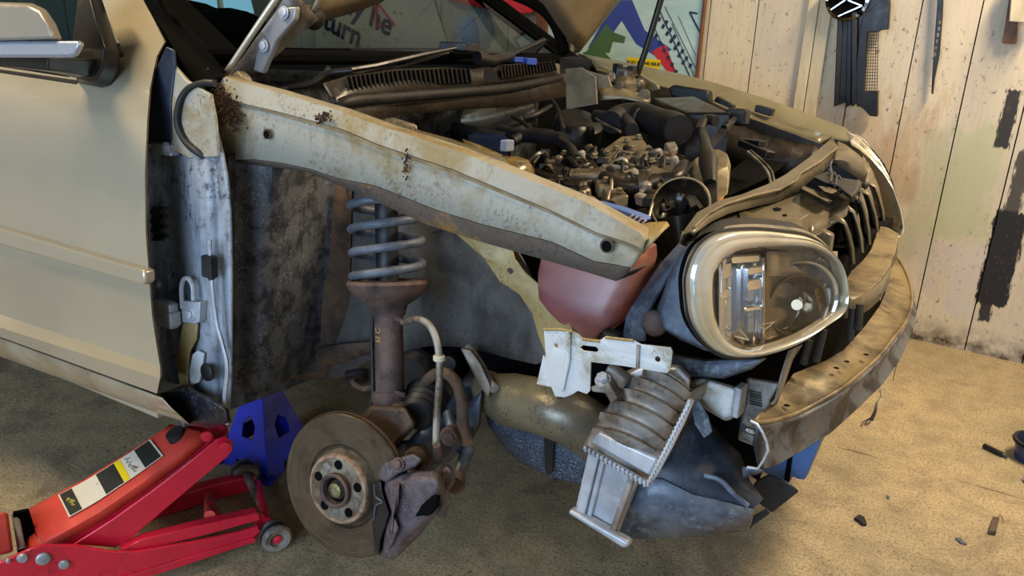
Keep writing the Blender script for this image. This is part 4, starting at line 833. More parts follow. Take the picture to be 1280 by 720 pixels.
part('lower_grille_bracket', MB().prism(tr([(948, 588), (1004, 560), (1027, 548), (1006, 600), (998, 600), (990, 596), (985, 606)], -.42), V(0, .02, 0)), mat('blue_grey_plastic', '44608c', .4), bevel=.003)
part('lower_grille_bracket', MB().prism(tr([(1008, 555), (1028, 547), (1005, 601), (990, 596)], -.40), V(.0, .03, 0)), 'black', bevel=.003)
part('lower_grille_bracket', MB().prism(tr([(984, 572), (990, 570), (986, 602), (980, 600)], -.425), V(.0, .01, 0)), 'blackmat')
part('under_shield', MB().grid([tr([(865, 500, -.45), (925, 520, -.45), (960, 560, -.45)]), tr([(880, 560, -.42), (920, 580, -.42), (950, 600, -.42)])]), 'blackmat', solid=.004)
# headlight ------------------------------------------------------------
outer = [(862, 345), (871, 317), (886, 300), (907, 291), (944, 288), (982, 291), (1010, 296), (1030, 308), (1047, 327), (1055, 350), (1056, 377), (1049, 393), (1029, 407), (1000, 427), (967, 440), (935, 446), (910, 445), (890, 435), (874, 416), (865, 396), (862, 370)]
inner = [(891, 345), (897, 332), (906, 321), (924, 312), (954, 309), (982, 308), (1006, 309), (1026, 315), (1043, 328), (1051, 350), (1052, 376), (1046, 388), (1027, 403), (1000, 419), (975, 429), (945, 437), (927, 436), (912, 429), (900, 416), (893, 398), (890, 372)]
def hy(x): return -.735 + .30*max(0, (x-862)/194)**1.15
def closed(pts, n=4):
    N = len(pts); o = []
    for i in range(N):
        a, b, c_, d = pts[i-1], pts[i], pts[(i+1) % N], pts[(i+2) % N]
        for k in range(n):
            t = k/n; o.append(tuple(.5*(2*b[j]+(c_[j]-a[j])*t+(2*a[j]-5*b[j]+4*c_[j]-d[j])*t*t+(3*b[j]-a[j]-3*c_[j]+d[j])*t**3) for j in (0, 1)))
    return o
oc, inn = closed(outer), closed(inner)
hn = V(.90, -.43, .05).normalized()
cen = (955, 370)
def hl(pts, off): return [B(x, y, hy(x)) + hn*off for x, y in pts]
def mid2(a, b, t): return [(lerp(p[0], q[0], t), lerp(p[1], q[1], t)) for p, q in zip(a, b)]
oo = [B(x, y, hy(x)) for x, y in oc]; ii = [B(x, y, hy(x)+.002) for x, y in inn]
hd = part('headlight', MB().ring_loft([[p-hn*.02+V(0, .05, 0) for p in oo], [p-hn*.012 for p in oo], oo], caps=False), 'lamp_in', label='rounded headlight with clear lens', angle=60)
def bow(pts, pts2, t, h): return [p.lerp(q, t)+hn*h for p, q in zip(pts, pts2)]
part('lens_rim', MB().ring_loft([bow(oo, ii, 0, -.006), bow(oo, ii, .02, 0), bow(oo, ii, .12, .006), bow(oo, ii, .26, .008), bow(oo, ii, .34, .0065), bow(oo, ii, .42, .008), bow(oo, ii, .6, .0095), bow(oo, ii, .8, .008), bow(oo, ii, 1, .002), bow(oo, ii, 1.02, -.01)], caps=False), 'rim', hd, angle=80)
ci = sum(ii, V(0, 0, 0))/len(ii)
part('lens', MB().ring_loft([[p.lerp(ci, t)+hn*(.002+.022*(1-(1-t)**2)) for p in ii] for t in (0, .12, .3, .5, .7, .9, .995)], caps=False), 'lens', hd, angle=80)
bowl = []
for t, d in ((0, 0), (.03, .02), (.07, .045), (.14, .06), (.3, .066), (.6, .068), (.99, .068)): bowl.append([B(lerp(x, 958, t), lerp(y, 370, t), hy(lerp(x, 958, t))+.002+d) for x, y in inn])
part('reflector_bowl', MB().ring_loft(bowl, caps=False), 'housing', hd, angle=80)
def ctr(x, y, off): return B(x, y, hy(x)-off*1.1)
fwd = V(.985, -.17, 0)
tocam = V(.62, -.78, .05).normalized()
def cup(name, x, y, r, off, depth, m='chrome', seg=40, ang=80, ax_=None):
    c_ = ctr(x, y, off); return part(name, MB().lathe(c_, ax_ or tocam, [(r*.10, -depth), (r*.45, -depth*.9), (r*.75, -depth*.62), (r*.93, -depth*.28), (r, 0), (r*1.06, .001), (r*1.06, -.006)], seg, caps=False), m, hd, angle=ang)
cup('main_reflector', 998, 382, .044, -.036, .03, 'lampdark')
cup('main_reflector', 1002, 374, .054, -.040, .02, 'lampchrome')
part('bulb', MB().tube([ctr(998, 382, -.06), ctr(996, 381, -.034)], [.009, .008], 14), 'lamp_in', hd)
# tall facetted reflector on the outer side
rows_ = []
for k in range(9):
    x = lerp(898, 956, k/8); rows_.append([ctr(x, y, -.022-.018*math.sin(math.pi*(k/8)**.9)-(.010 if k % 2 else 0)) for y in (322, 338, 340, 356, 358, 376, 378, 396, 398, 414, 430)])
part('side_reflector', MB().grid(rows_), 'lampchrome', hd, angle=8, solid=.002)
rows_ = []
for k in range(7):
    x = lerp(958, 1046, k/6); rows_.append([ctr(x, y, -.035-.02*math.sin(math.pi*k/6)) for y in (314, 322, 330, 338, 345)])
part('upper_reflector', MB().grid(rows_), 'lamp_in', hd, angle=12, solid=.002)
for (x, w_) in ((903, 4), (955, 6), (1000, 4)):
    part('lamp_divider', MB().prism([ctr(x, 317, -.022), ctr(x+w_, 315, -.022), ctr(x+w_+(6 if x > 990 else -3), 392 if x > 990 else 428, -.022), ctr(x+(4 if x > 990 else -5), 390 if x > 990 else 426, -.022)], V(0, .012, 0)), 'lens' if x > 940 else 'lampchrome', hd, bevel=.003)
for (x0, y0, x1, y1) in ((914, 320, 948, 330), (934, 334, 952, 344), (934, 350, 950, 364), (930, 384, 950, 390), (902, 330, 912, 350), (900, 362, 910, 376)): part('lamp_glint_step', MB().prism([ctr(x0, y0, -.023), ctr(x1, y0-2, -.023), ctr(x1, y1-2, -.0205), ctr(x0, y1, -.0205)], V(0, .012, 0)), 'lampchrome', hd, bevel=.002)  # chrome blocks added and tilted to mirror daylight as bright squares
part('indicator_reflector', MB().lathe(ctr(1030, 338, -.032), tocam, [(.002, -.014), (.012, -.012), (.022, -.004), (.024, 0)], 28, caps=False), 'lampchrome', hd)
part('amber_panel', MB().prism([ctr(1018, 362, -.022), ctr(1047, 350, -.022), ctr(1047, 384, -.022), ctr(1026, 398, -.022)], V(0, .006, 0)), mat('amber_grey_reflector', 'a5804f', .3, .5), hd, bevel=.003, label='amber tinted corner of the lamp')
part('lens_mark', MB().tube([ctr(936, 425, .001), ctr(924, 412, .001), ctr(918, 420, .001), ctr(936, 425, .001)], .0012, 6).tube([ctr(968, 402, .004), ctr(956, 412, .004), ctr(946, 407, .004), ctr(968, 402, .004)], .0010, 6), 'lampchrome', hd)
part('lamp_back', MB().ring_loft([[p+hn*-.02 for p in oo], [p.lerp(ci, .05)+V(-.05, .13, 0) for p in oo], [p.lerp(ci, .3)+V(-.10, .17, 0) for p in oo], [p.lerp(ci, .97)+V(-.10, .175, 0) for p in oo]], caps=False), 'black', hd, angle=60)
part('rim_gasket', MB().tube([B(x, y, hy(x)+.004)-hn*.004 for x, y in closed(shrink(outer, 1.012, 958, 368))]+[B(outer[0][0]-1, outer[0][1], hy(862)+.004)-hn*.004], .0035, 6), 'rubber', hd)
# far headlight, seen edge on
fo = [(1058, 166), (1068, 172), (1082, 184), (1098, 202), (1110, 222), (1118, 246), (1122, 268), (1120, 278), (1110, 281)]
fi = [(1060, 174), (1070, 182), (1080, 196), (1090, 212), (1098, 232), (1103, 252), (1106, 270), (1108, 278), (1106, 280)]
fh = part('headlight', MB().grid(dens([[B(x, y, .70-.10*i/8) for i, (x, y) in enumerate(fi)], [B(lerp(a[0], b[0], .5), lerp(a[1], b[1], .5), .675-.10*i/8)+V(.014, 0, .004) for i, (a, b) in enumerate(zip(fi, fo))], [B(x, y, .66-.12*i/8) for i, (x, y) in enumerate(fo)]])), 'rim', solid=.004, label='far headlight seen edge on', angle=80)
part('lens', MB().grid(dens([[B(x, y, .655-.12*i/8) for i, (x, y) in enumerate(fo)], [B(x-2, y, .52-.10*i/8)+V(.02, 0, -.03) for i, (x, y) in enumerate(fo)]])), 'rim', fh, solid=.003)
part('rim_line', MB().tube([B(lerp(a[0], b[0], .45), lerp(a[1], b[1], .45), .675-.10*i/8)+V(.02, 0, .004) for i, (a, b) in enumerate(zip(fi, fo))], .004, 8), 'chrome', fh)
# front panel (slam panel) ---------------------------------------------
def Q(pts, z): return [Bt(x, y, z+.008) for x, y in pts]
RZ = .775
rback = [(852, 292), (872, 265), (900, 250), (927, 243), (960, 230), (982, 218), (1010, 198), (1030, 181), (1040, 172)]
ridge = [(862, 288), (884, 268), (906, 256), (940, 245), (975, 237), (995, 226), (1004, 214), (1025, 202), (1047, 183)]
rbot = [(868, 292), (890, 276), (912, 266), (942, 259), (972, 252), (996, 242), (1008, 230), (1027, 216), (1046, 200)]
rg = Q(ridge, RZ); rd = [B(p[0], p[1], q.y-.004) for p, q in zip(rbot, rg)]; zs = .752
cp = part('front_panel', MB().grid(dens([[p+V(-.004, 0, -.02) for p in Q(rback, RZ-.004)], Q(rback, RZ-.004), rg, rd])), 'carrier', solid=.004, soff=-1, angle=30, label='dusty plastic front panel')
part('ridge_edge', MB().tube(Q([(868, 284), (886, 267), (906, 256), (940, 245), (975, 237), (995, 226), (1000, 217), (1025, 202), (1040, 190), (1047, 184)], RZ+.002), .0024, 8), 'coverbeige', cp)
part('panel_shelf', MB().prism(Q([(866, 292), (886, 274), (922, 262), (970, 275), (1000, 275), (1012, 267), (1025, 269), (1060, 251), (1040, 240), (1012, 238), (996, 243), (968, 254), (940, 258), (908, 264)], zs-.001), V(0, 0, -.01)), 'carrier', cp, bevel=.002)
part('shelf_front', MB().grid([Q([(1012, 268), (1025, 270), (1060, 252)], zs-.001), tr([(1008, 296, -.30), (1020, 296, -.28), (1058, 270, -.16)])]), 'carrier', cp, solid=.003)
part('shelf_front', MB().grid([Q([(922, 263), (970, 276), (1000, 276), (1012, 268)], zs-.001), tr([(930, 292, -.42), (968, 290, -.38), (1000, 296, -.33), (1008, 296, -.30)])]), 'carrier', cp, solid=.003)
part('panel_slot', MB().prism(Q([(922, 261), (966, 274), (982, 288), (972, 290), (950, 274), (924, 268)], zs+.002), V(0, 0, -.003)), 'blackmat', cp)
part('panel_hole', MB().prism(Q([(966, 260), (972, 259), (977, 261), (974, 263), (968, 263)], zs+.0005), V(0, 0, -.001)), 'blackmat', cp)
part('panel_hole', MB().prism(Q([(978, 268), (982, 267), (984, 269), (980, 270)], zs+.0005), V(0, 0, -.001)), 'blackmat', cp)
part('near_cover', MB().grid(dens([Q([(852, 294), (878, 276), (912, 264)], .745), Q([(875, 290), (900, 282), (945, 276)], .745), Q([(882, 294), (915, 289), (955, 287)], .735)])), 'carrier', cp, solid=.003)
part('latch_wedge', MB().ring_loft([Q([(1000, 238), (1003, 232), (1018, 236), (1042, 252), (1036, 256)], .757), Q([(1002, 236), (1004, 233), (1016, 237), (1036, 249), (1034, 252)], .775)]), 'carrier', cp, bevel=.002)
lt = part('bonnet_latch', MB().ring_loft([Q([(1014, 222), (1034, 214), (1050, 222), (1078, 226), (1076, 240), (1066, 252), (1058, 246), (1046, 236), (1030, 230)], .765), Q([(1018, 222), (1034, 217), (1048, 224), (1074, 228), (1072, 238), (1064, 246), (1056, 240), (1046, 232), (1030, 228)], .79)]), 'black', cp, bevel=.003)
for i in range(7):
    x, y = 1036+i*6, 212+i*4; part('latch_lever', MB().tube(Q([(x, y), (x+4, y+6), (x+2, y+16)], .795-.004*i), .003, 6), 'black', lt)
part('latch_spring', hose([(1040, 200, .22), (1038, 208, .20), (1042, 222, .15)], .0022), 'steel', lt)
part('latch_side', MB().ring_loft([Q([(1022, 232), (1046, 236), (1050, 242), (1042, 246), (1030, 242)], .76), Q([(1022, 232), (1044, 235), (1047, 239), (1040, 242), (1030, 239)], .785)]), 'carrier', cp, bevel=.002)
part('far_plate', MB().grid(dens([Q([(1046, 176), (1056, 180), (1072, 192), (1084, 203)], .775), Q([(1042, 200), (1052, 200), (1070, 206), (1085, 211)], .77), Q([(1040, 206), (1055, 212), (1068, 220), (1084, 228)], .755), ])), 'carrier', cp, solid=.004, soff=-1)
part('far_plate_edge', MB().tube(Q([(1084, 204), (1086, 212), (1083, 229)], .765), .003, 6), 'coverbeige', cp)
# curved upright fins of the panel
for i, (x0, y0, h_) in enumerate(((1052, 282, 48), (1063, 268, 48), (1072, 254, 52), (1082, 246, 46), (1090, 236, 44))):
    Y0 = -.22+.13*i
    a = tr([(x0-26+3*i, y0+6), (x0-14+2*i, y0-2), (x0-4, y0-6), (x0+4, y0-2), (x0+9, y0+12), (x0+13, y0+h_*.6), (x0+15, y0+h_)], Y0)
    b = [p+V(-.035, .10, .0) for p in a]
    part('panel_fin', MB().grid([a, b]), 'carrier', cp, solid=.004, angle=60)
    part('fin_edge', MB().tube(a, .0022, 6), 'coverbeige', cp)
part('near_brace', MB().ring_loft([[B(x, y, yy) for x, y in s] for s, yy in (([(1004, 296), (1030, 284), (1044, 292), (1040, 320), (1052, 348), (1040, 352), (1020, 310)], -.30), ([(1006, 298), (1028, 288), (1040, 294), (1036, 318), (1046, 342), (1038, 344), (1020, 312)], -.33))]), 'carrier', bevel=.004)
p_ = B(1073, 371, -.28); sa = p_.z-.098*p_.y
def QS(pts, dz=0): return [Bt(x, y, sa+dz) for x, y in pts]
bs = part('bumper_shelf', MB().prism(QS([(1055, 352), (1064, 338), (1078, 325), (1088, 312), (1094, 296), (1097, 282), (1110, 284), (1124, 292), (1120, 312), (1112, 334), (1102, 350), (1088, 362), (1073, 371), (1058, 372)]), V(0, 0, -.006)), 'beam', bevel=.002)
part('shelf_drop', MB().grid(dens([QS([(1058, 372), (1073, 371), (1088, 362), (1102, 350), (1112, 334)]), [p+V(0, 0, -.035) for p in QS([(1058, 372), (1073, 371), (1088, 362), (1102, 350), (1112, 334)])]])), 'carrier', bs, solid=.003)
# condenser fins under lamp
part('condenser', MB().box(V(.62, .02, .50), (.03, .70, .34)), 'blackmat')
for (x0, y0, x1, y1) in ((1012, 425, 1004, 455), (1030, 412, 1020, 452), (1066, 385, 1062, 425), (1075, 380, 1073, 412)): part('condenser_strut', MB().tube(tr([(x0, y0), (x1, y1)], -.37), .006, 8), 'blacksat')
# scuttle and wipers ---------------------------------------------------
def gr_(x, y, Y): return B(x, y, Y)
cw = part('scuttle_panel', MB().grid(dens([
    [gr_(404, 104, -.50), gr_(430, 96, -.46), gr_(495, 86, -.30), (gr_(560, 84, -.10)), gr_(588, 87, -.02), gr_(607, 84, .05), gr_(640, 80, .2), gr_(690, 77, .5)],
    [gr_(412, 120, -.50), gr_(432, 110, -.46), gr_(498, 98, -.30), gr_(560, 95, -.10), gr_(590, 94, -.02), gr_(607, 96, .05), gr_(640, 91, .2), gr_(694, 86, .5)],
    [gr_(416, 130, -.51), gr_(436, 121, -.47), gr_(500, 114, -.31), gr_(560, 110, -.11), gr_(590, 108, -.03), gr_(608, 105, .04), gr_(640, 101, .2), gr_(698, 93, .5)]])), 'blacksat', solid=.004, soff=-1, angle=50)
def vent(top_, bot_, n):
    xs_ = [430, 495, 560, 590, 607, 640, 694]; Ys_ = [-.46, -.30, -.10, -.02, .05, .2, .5]
    def pt(poly, x, o): return B(x, float(np.interp(x, [p[0] for p in poly], [p[1] for p in poly])), float(np.interp(x, xs_, Ys_)))+V(.010, -.010, .006)*o
    part('vent_opening', MB().grid([[pt(top_, lerp(top_[0][0], top_[-1][0], k/24), 1) for k in range(25)], [pt(bot_, lerp(bot_[0][0], bot_[-1][0], k/24), 1) for k in range(25)]]), 'blackmat', cw)
    for k in range(n+1):
        t = k/n; part('vent_slat', MB().tube([pt(top_, lerp(top_[0][0], top_[-1][0], t), 1.35), pt(bot_, lerp(bot_[0][0], bot_[-1][0], t), 1.35)], .0022 if n > 20 else .0026, 6), 'blacksat', cw)
vent([(432, 100), (495, 92), (560, 89), (585, 90)], [(436, 118), (500, 112), (560, 108), (588, 107)], 27)
vent([(624, 86), (640, 84), (690, 80)], [(626, 101), (645, 98), (693, 91)], 17)
part('scuttle_notch', MB().lathe(B(611, 94, .05), V(.6, -1, .5), [(.020, 0), (.020, .004)], 20), 'black', cw)
part('bulkhead_seal', MB().tube(smoothpath([gr_(414, 137, -.50), gr_(440, 126, -.46), gr_(500, 121, -.3), gr_(590, 114, -.02), gr_(640, 109, .2), gr_(700, 98, .5)], 5), .013, 10), 'rubber', cw)
part('water_channel', MB().grid(dens([[gr_(414, 132, -.50), gr_(440, 122, -.46), gr_(500, 116, -.3), gr_(590, 110, -.02), gr_(640, 104, .2), gr_(702, 93, .5)], [gr_(426, 146, -.48), gr_(448, 136, -.44), gr_(500, 130, -.29), gr_(590, 121, -.02), gr_(640, 117, .2), gr_(704, 102, .5)], [gr_(440, 158, -.46), gr_(460, 150, -.43), gr_(505, 143, -.28), gr_(590, 136, -.02), gr_(640, 134, .2), gr_(712, 120, .5)]])), 'blacksat', cw, solid=.004)
part('scuttle_end', MB().prism([B(700, 72, .5), B(716, 70, .52), B(740, 74, .56), B(734, 86, .56), B(700, 84, .5)], V(0, 0, -.02)), 'black', bevel=.003)
wp_ = part('wiper_arm', hose([(360, 110, -.54), (390, 104, -.50), (410, 92, -.47), (440, 88, -.44)], .007), 'black')
part('wiper_arm_main', MB().tube(tr([(404, 100, -.46), (412, 88, -.45), (418, 94, -.44)]), [.01, .012, .006], 8), 'black', wp_)
part('wiper_blade', MB().tube(tr([(408, 92, -.46), (470, 82, -.35), (530, 68, -.2), (570, 60, -.1)]), [.006, .006, .006, .004], 8), 'black', wp_)
part('wiper_rubber', MB().tube(tr([(345, 114, -.55), (400, 99, -.47), (500, 84, -.25), (560, 66, -.1)]), .004, 6), 'rubber', wp_)
wp2 = part('wiper_arm', MB().box(B(575, 59, -.02), (.07, .10, .02), Matrix.Rotation(.3, 3, 'Z')), 'black')
part('wiper_blade', MB().tube(tr([(560, 60, -.05), (600, 66, .1), (640, 68, .25), (680, 50, .40)]), .007, 8), 'black', wp2)
part('wiper_pivot', MB().tube(tr([(596, 72, .02), (615, 76, .08), (640, 70, .2)]), [.016, .014, .010], 10), 'black', wp2)
part('wiper_blade', MB().prism(tr([(652, 66), (678, 48), (684, 50), (664, 72)], .42), V(0, .01, 0)), 'black', wp2)
part('blue_hose_clip', MB().box(B(650, 75, .28), (.03, .10, .015)).box(B(662, 77, .30), (.02, .05, .02)), mat('blue_clip', '2f49a0', .4), label='blue plastic clips')
# bonnet ---------------------------------------------------------------
bn = part('bonnet', MB().grid(dens([
    [B(275, 96, -.66), B(308, 46, -.64), B(341, -4, -.62), B(372, -50, -.60), B(430, -130, -.58)],
    [B(284, 97, -.65), B(318, 46, -.63), B(352, -4, -.61), B(384, -50, -.59), B(440, -130, -.57)]])), 'paint', solid=.003)
part('inner_frame', MB().grid(dens([
    [B(286, 98, -.645), B(320, 50, -.63), B(346, 14, -.615), B(366, -20, -.61)],
    [B(300, 98, -.62), B(330, 58, -.61), B(352, 30, -.60), B(376, 0, -.59)],
    [B(308, 104, -.60), B(350, 66, -.58), B(372, 46, -.57), B(398, 25, -.56)]])), 'grimyalu', bn, solid=.004)
part('hinge_arm', MB().prism(tr([(316, 88), (322, 60), (346, 10), (370, 8), (368, 24), (345, 50), (328, 92)], -.615), V(0, .012, 0)), mat('grey_hinge_paint', '8f8f8f', .4, .4), bn, bevel=.003)
for q_ in ((355, 16), (330, 57)): part('hinge_bolt', hexbolt(MB(), B(*q_, -.618), V(0, -1, 0), .009), 'alu', bn)
part('hinge_base', MB().prism(tr([(283, 96), (296, 88), (304, 96), (306, 104), (290, 102)], -.645), V(0, .02, 0)), 'rail', bn, bevel=.003)
part('gas_strut', MB().tube(tr([(322, 82, -.58), (352, 52, -.56), (386, 18, -.54)]), .011, 10), 'rubber', bn)
part('rubber_stop', MB().lathe(B(390, 22, -.54), V(.3, -1, -.3), [(.012, -.02), (.022, -.012), (.024, 0), (.016, .012), (.008, .014)], 20), 'rubber', bn)
under = []
for k in range(13):
    t = k/12; x = lerp(386, 725, t)
    prof = [(386, 28), (402, 27), (425, 21), (450, 13), (475, 4), (500, -12), (540, -26), (590, -34), (640, -26), (680, 6), (700, 36), (712, 52), (724, 64)][k]
    Yk = lerp(-.56, .62, t); p = B(prof[0], prof[1], Yk)
    under.append([p, p+V(.0, 0, .012)+V(.03, 0, .03), p+V(.22, 0, .30), p+V(.50, 0, .62)])
part('underside', MB().grid(under), mat('tan_bonnet_underside', '8f7f66', .5, .1, c2='7a6a52', s2=3), bn, solid=.006, angle=60)
part('far_edge', MB().grid(dens([[B(716, 66, .62), B(736, 40, .62), B(756, 16, .62), B(780, -14, .62)], [B(724, 66, .63), B(743, 42, .63), B(762, 18, .63), B(788, -14, .63)]])), 'olive', bn, solid=.004)
part('prop_rod', MB().tube(tr([(797, 92, .60), (806, 66, .60), (816, 34, .60), (826, 0, .60), (840, -45, .60)]), .0095, 10), 'black')
part('prop_base', MB().prism(tr([(791, 96), (799, 92), (822, 106), (824, 112), (812, 116), (795, 104)], .60), V(0, .015, 0)), 'olive', bevel=.003, label='beige hinge foot')
# far wing -------------------------------------------------------------
f1 = [(722, 67), (780, 78), (832, 89), (875, 99), (915, 111), (960, 125), (1015, 145), (1055, 160), (1080, 180)]
f2 = [(738, 76), (786, 92), (832, 104), (870, 114), (905, 126), (950, 145), (1000, 160), (1040, 171), (1068, 178)]
part('far_wing', MB().grid(dens([[B(x, y, .80)+V(0, .03, -.10) for x, y in f1], [B(x, y, .765) for x, y in f1], [B(lerp(a[0], b[0], .5), lerp(a[1], b[1], .5), .72)+V(0, 0, .004) for a, b in zip(f1, f2)], [B(x, y, .68) for x, y in f2], [B(x, y+3, .67) for x, y in f2]])), 'olive', solid=.002, angle=50)
f3 = [(746, 88), (790, 100), (840, 112), (880, 124), (915, 140), (955, 158), (1000, 172), (1025, 180)]
f4 = [(760, 120), (800, 140), (840, 160), (880, 180), (915, 205), (950, 220), (1000, 215), (1020, 196)]
part('far_channel', MB().grid(dens([[B(*p, .668) for p in f2[:-1]], [B(x, y, .62) for x, y in f3]])), 'olive', solid=.003, label='olive inner edge of far wing')
part('channel_lip', MB().tube(smoothpath(tr(f3, .618), 3), .004, 8), 'olive')
part('far_inner_wing', MB().grid(dens([[B(x, y, .615) for x, y in f3], [B(x, y, .55) for x, y in f4]])), 'engdark', solid=.003)
part('wing_clip', MB().box(B(956, 138, .66), (.05, .03, .02), Matrix.Rotation(.2, 3, 'Y')), 'black')
part('wing_clip', MB().box(B(905, 132, .64), (.06, .02, .03), Matrix.Rotation(.4, 3, 'Y')), 'black')
part('fuse_duct', MB().prism(tr([(835, 109), (842, 106), (885, 113), (886, 130), (872, 129), (838, 121)], .56), V(0, .04, 0)), 'black', bevel=.006, label='black box lid at far wing')
# engine bay -----------------------------------------------------------
def EY(y): return float(np.interp(y, [110, 130, 150, 170, 200, 230, 260, 300], [.50, .40, .27, .14, -.03, -.16, -.28, -.42]))
def e(x, y, dz=0, dy=0): return B(x, y, EY(y)+dy)+V(0, 0, dz)
def block(name, pts, m, d=.05, parent=None, bev=.004, lab=None):   # shaped top face with depth below it
    t = [e(x, y) for x, y in pts]; z = V(0, 0, -d); c_ = sum(t, V(0, 0, 0))/len(t)
    top_ = [p.lerp(c_, .06)+V(0, 0, .004) for p in t]
    return part(name, MB().ring_loft([top_, t, [p+z for p in t]]), m, parent, bevel=bev, label=lab)
eng = part('engine', MB().ring_loft([[V(x, y, z) for x, y in ((-.30, -.30), (-.1, -.36), (.22, -.34), (.28, -.1), (.28, .26), (-.28, .26))] for z in (.35, .60, .66)]), 'engdark', bevel=.02)
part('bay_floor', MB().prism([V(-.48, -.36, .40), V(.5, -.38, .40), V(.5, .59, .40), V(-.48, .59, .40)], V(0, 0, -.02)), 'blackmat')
# heat shield and pipes at the bulkhead
hs = part('heat_shield', MB().tube([e(546, 156), e(585, 152), e(625, 142), e(662, 132)], [.03, .045, .05, .046], 26), 'shield', eng, label='bright rolled metal heat shield')
part('heat_shield_strap', MB().tube([e(556, 150, .0), e(570, 154, 0)], .052, 26), 'engmetal', hs)
part('coolant_pipe', MB().tube(smoothpath([e(516, 137), e(545, 138), e(584, 131), (e(604, 134)), e(613, 148)], 6), .012, 12), 'blacksat', eng)
part('pipe_clip', MB().tube([e(583, 131), e(588, 131)], .015, 14), 'engmetal', eng)
part('coolant_hose', MB().tube(smoothpath([e(520, 150), e(560, 160), e(600, 170), e(630, 176)], 6), .022, 14), 'rubber', eng)
part('wrapped_connector', MB().ring_loft([[e(x, y, dz) for x, y in s] for s, dz in (([(526, 150), (540, 144), (556, 148), (566, 160), (568, 178), (556, 184), (536, 172), (522, 162)], -.05), ([(526, 148), (540, 141), (556, 146), (565, 158), (565, 174), (554, 178), (538, 168), (524, 158)], 0), ([(532, 150), (542, 146), (552, 150), (558, 160), (556, 168), (540, 160)], .012))]), 'rubber', bevel=.004, label='black wrapped connector')
tm = part('strut_top_mount', MB().ring_loft([[B(x, y, -.56)+V(0, 0, dz) for x, y in s] for s, dz in (([(480, 148), (492, 146), (512, 152), (520, 160), (516, 166), (500, 160), (484, 154)], -.01), ([(480, 148), (492, 146), (512, 152), (520, 160), (516, 166), (500, 160), (484, 154)], 0))]), 'rail', bevel=.002)
part('top_hook', MB().tube(smoothpath(tr([(508, 156), (518, 158), (518, 165), (511, 164)], -.57)), .004, 8), 'coverbeige', tm)
part('inner_flange', MB().grid(dens([[B(470, 158, -.64), B(560, 186, -.64), B(640, 214, -.64)], [B(462, 148, -.55), B(565, 176, -.55), B(630, 200, -.55)]])), 'olive', solid=.003)
for (x, y) in ((500, 156), (512, 162), (571, 184), (650, 206)): part('bolt', hexbolt(MB(), B(x, y, -.59), V(0, 0, 1), .007), 'coverbeige')
# reservoir with navy cap
rs = part('fluid_reservoir', MB().ring_loft([[B(632, 214, -.36)+V(.062*k*math.cos(a), .055*k*math.sin(a), z) for a in [2*math.pi*i/28 for i in range(28)]] for k, z in ((.8, -.09), (1.0, -.06), (1.02, -.02), (.92, .008), (.72, .024), (.4, .03))]), 'amber', label='yellowed fluid reservoir bowl')
cpx = [(585, 170), (597, 168), (628, 170), (638, 176), (639, 188), (632, 188), (606, 186), (586, 178)]
part('reservoir_cap', MB().ring_loft([[B(x, y, -.36)+V(0, 0, z) for x, y in shrink(cpx, k, 612, 178)] for k, z in ((1, -.024), (1.02, 0), (.94, .006))]), 'navy', rs, bevel=.003, label='navy blue cap')
part('cap_side', MB().box(B(634, 182, -.37), (.014, .03, .022)), mat('grey_blue_cap', '7d88a0', .4), rs)
part('reservoir_shelf', MB().grid([tr([(578, 176), (600, 184), (628, 196)], -.44), tr([(582, 186), (606, 198), (624, 202)], -.47)]), 'amber', rs, solid=.004)
# hoses
for pts, r, m in (([(625, 168), (645, 174), (672, 176), (696, 178), (704, 180)], .017, 'rubber'), ([(640, 182), (662, 172), (690, 174)], .014, 'rubber'), ([(668, 122), (684, 126), (696, 140), (702, 160), (704, 168)], .007, 'rubber'),
                  ([(600, 126), (640, 124), (668, 121)], .006, 'black'), ([(744, 150), (760, 152), (780, 154), (790, 168)], .017, 'rubber'), ([(764, 158), (776, 150), (800, 148), (812, 152)], .030, 'rubber'), ([(800, 150), (822, 158), (838, 162), (848, 168)], .036, 'rubber'),
                  ([(740, 150), (755, 160), (775, 170)], .0035, 'engmetal'), ([(700, 182), (712, 190), (720, 205)], .012, 'rubber'), ([(655, 152), (670, 148), (688, 138)], .009, 'rubber'), ([(640, 150), (656, 160), (664, 170)], .006, 'rubber')):
    part('hose', MB().tube(smoothpath([e(x, y, .01) for x, y in pts], 5), r, 12), m, eng)
for (x, y) in ((800, 150), (806, 153)): part('hose_clamp', MB().tube([e(x, y, .01), e(x+2, y+1, .01)], .034, 20), 'engmetal', eng)
# coil / cap dark round parts
part('filler_cap', MB().lathe(e(720, 152, -.02), V(0, 0, 1), [(.05, -.06), (.052, 0), (.045, .01), (.030, .014)], 26), 'black', eng)
part('filler_cap', MB().lathe(e(700, 212, -.02), V(.1, -.2, 1), [(.035, -.04), (.036, 0), (.030, .006), (.012, .01), (.012, .018)], 22), 'engdark', eng)
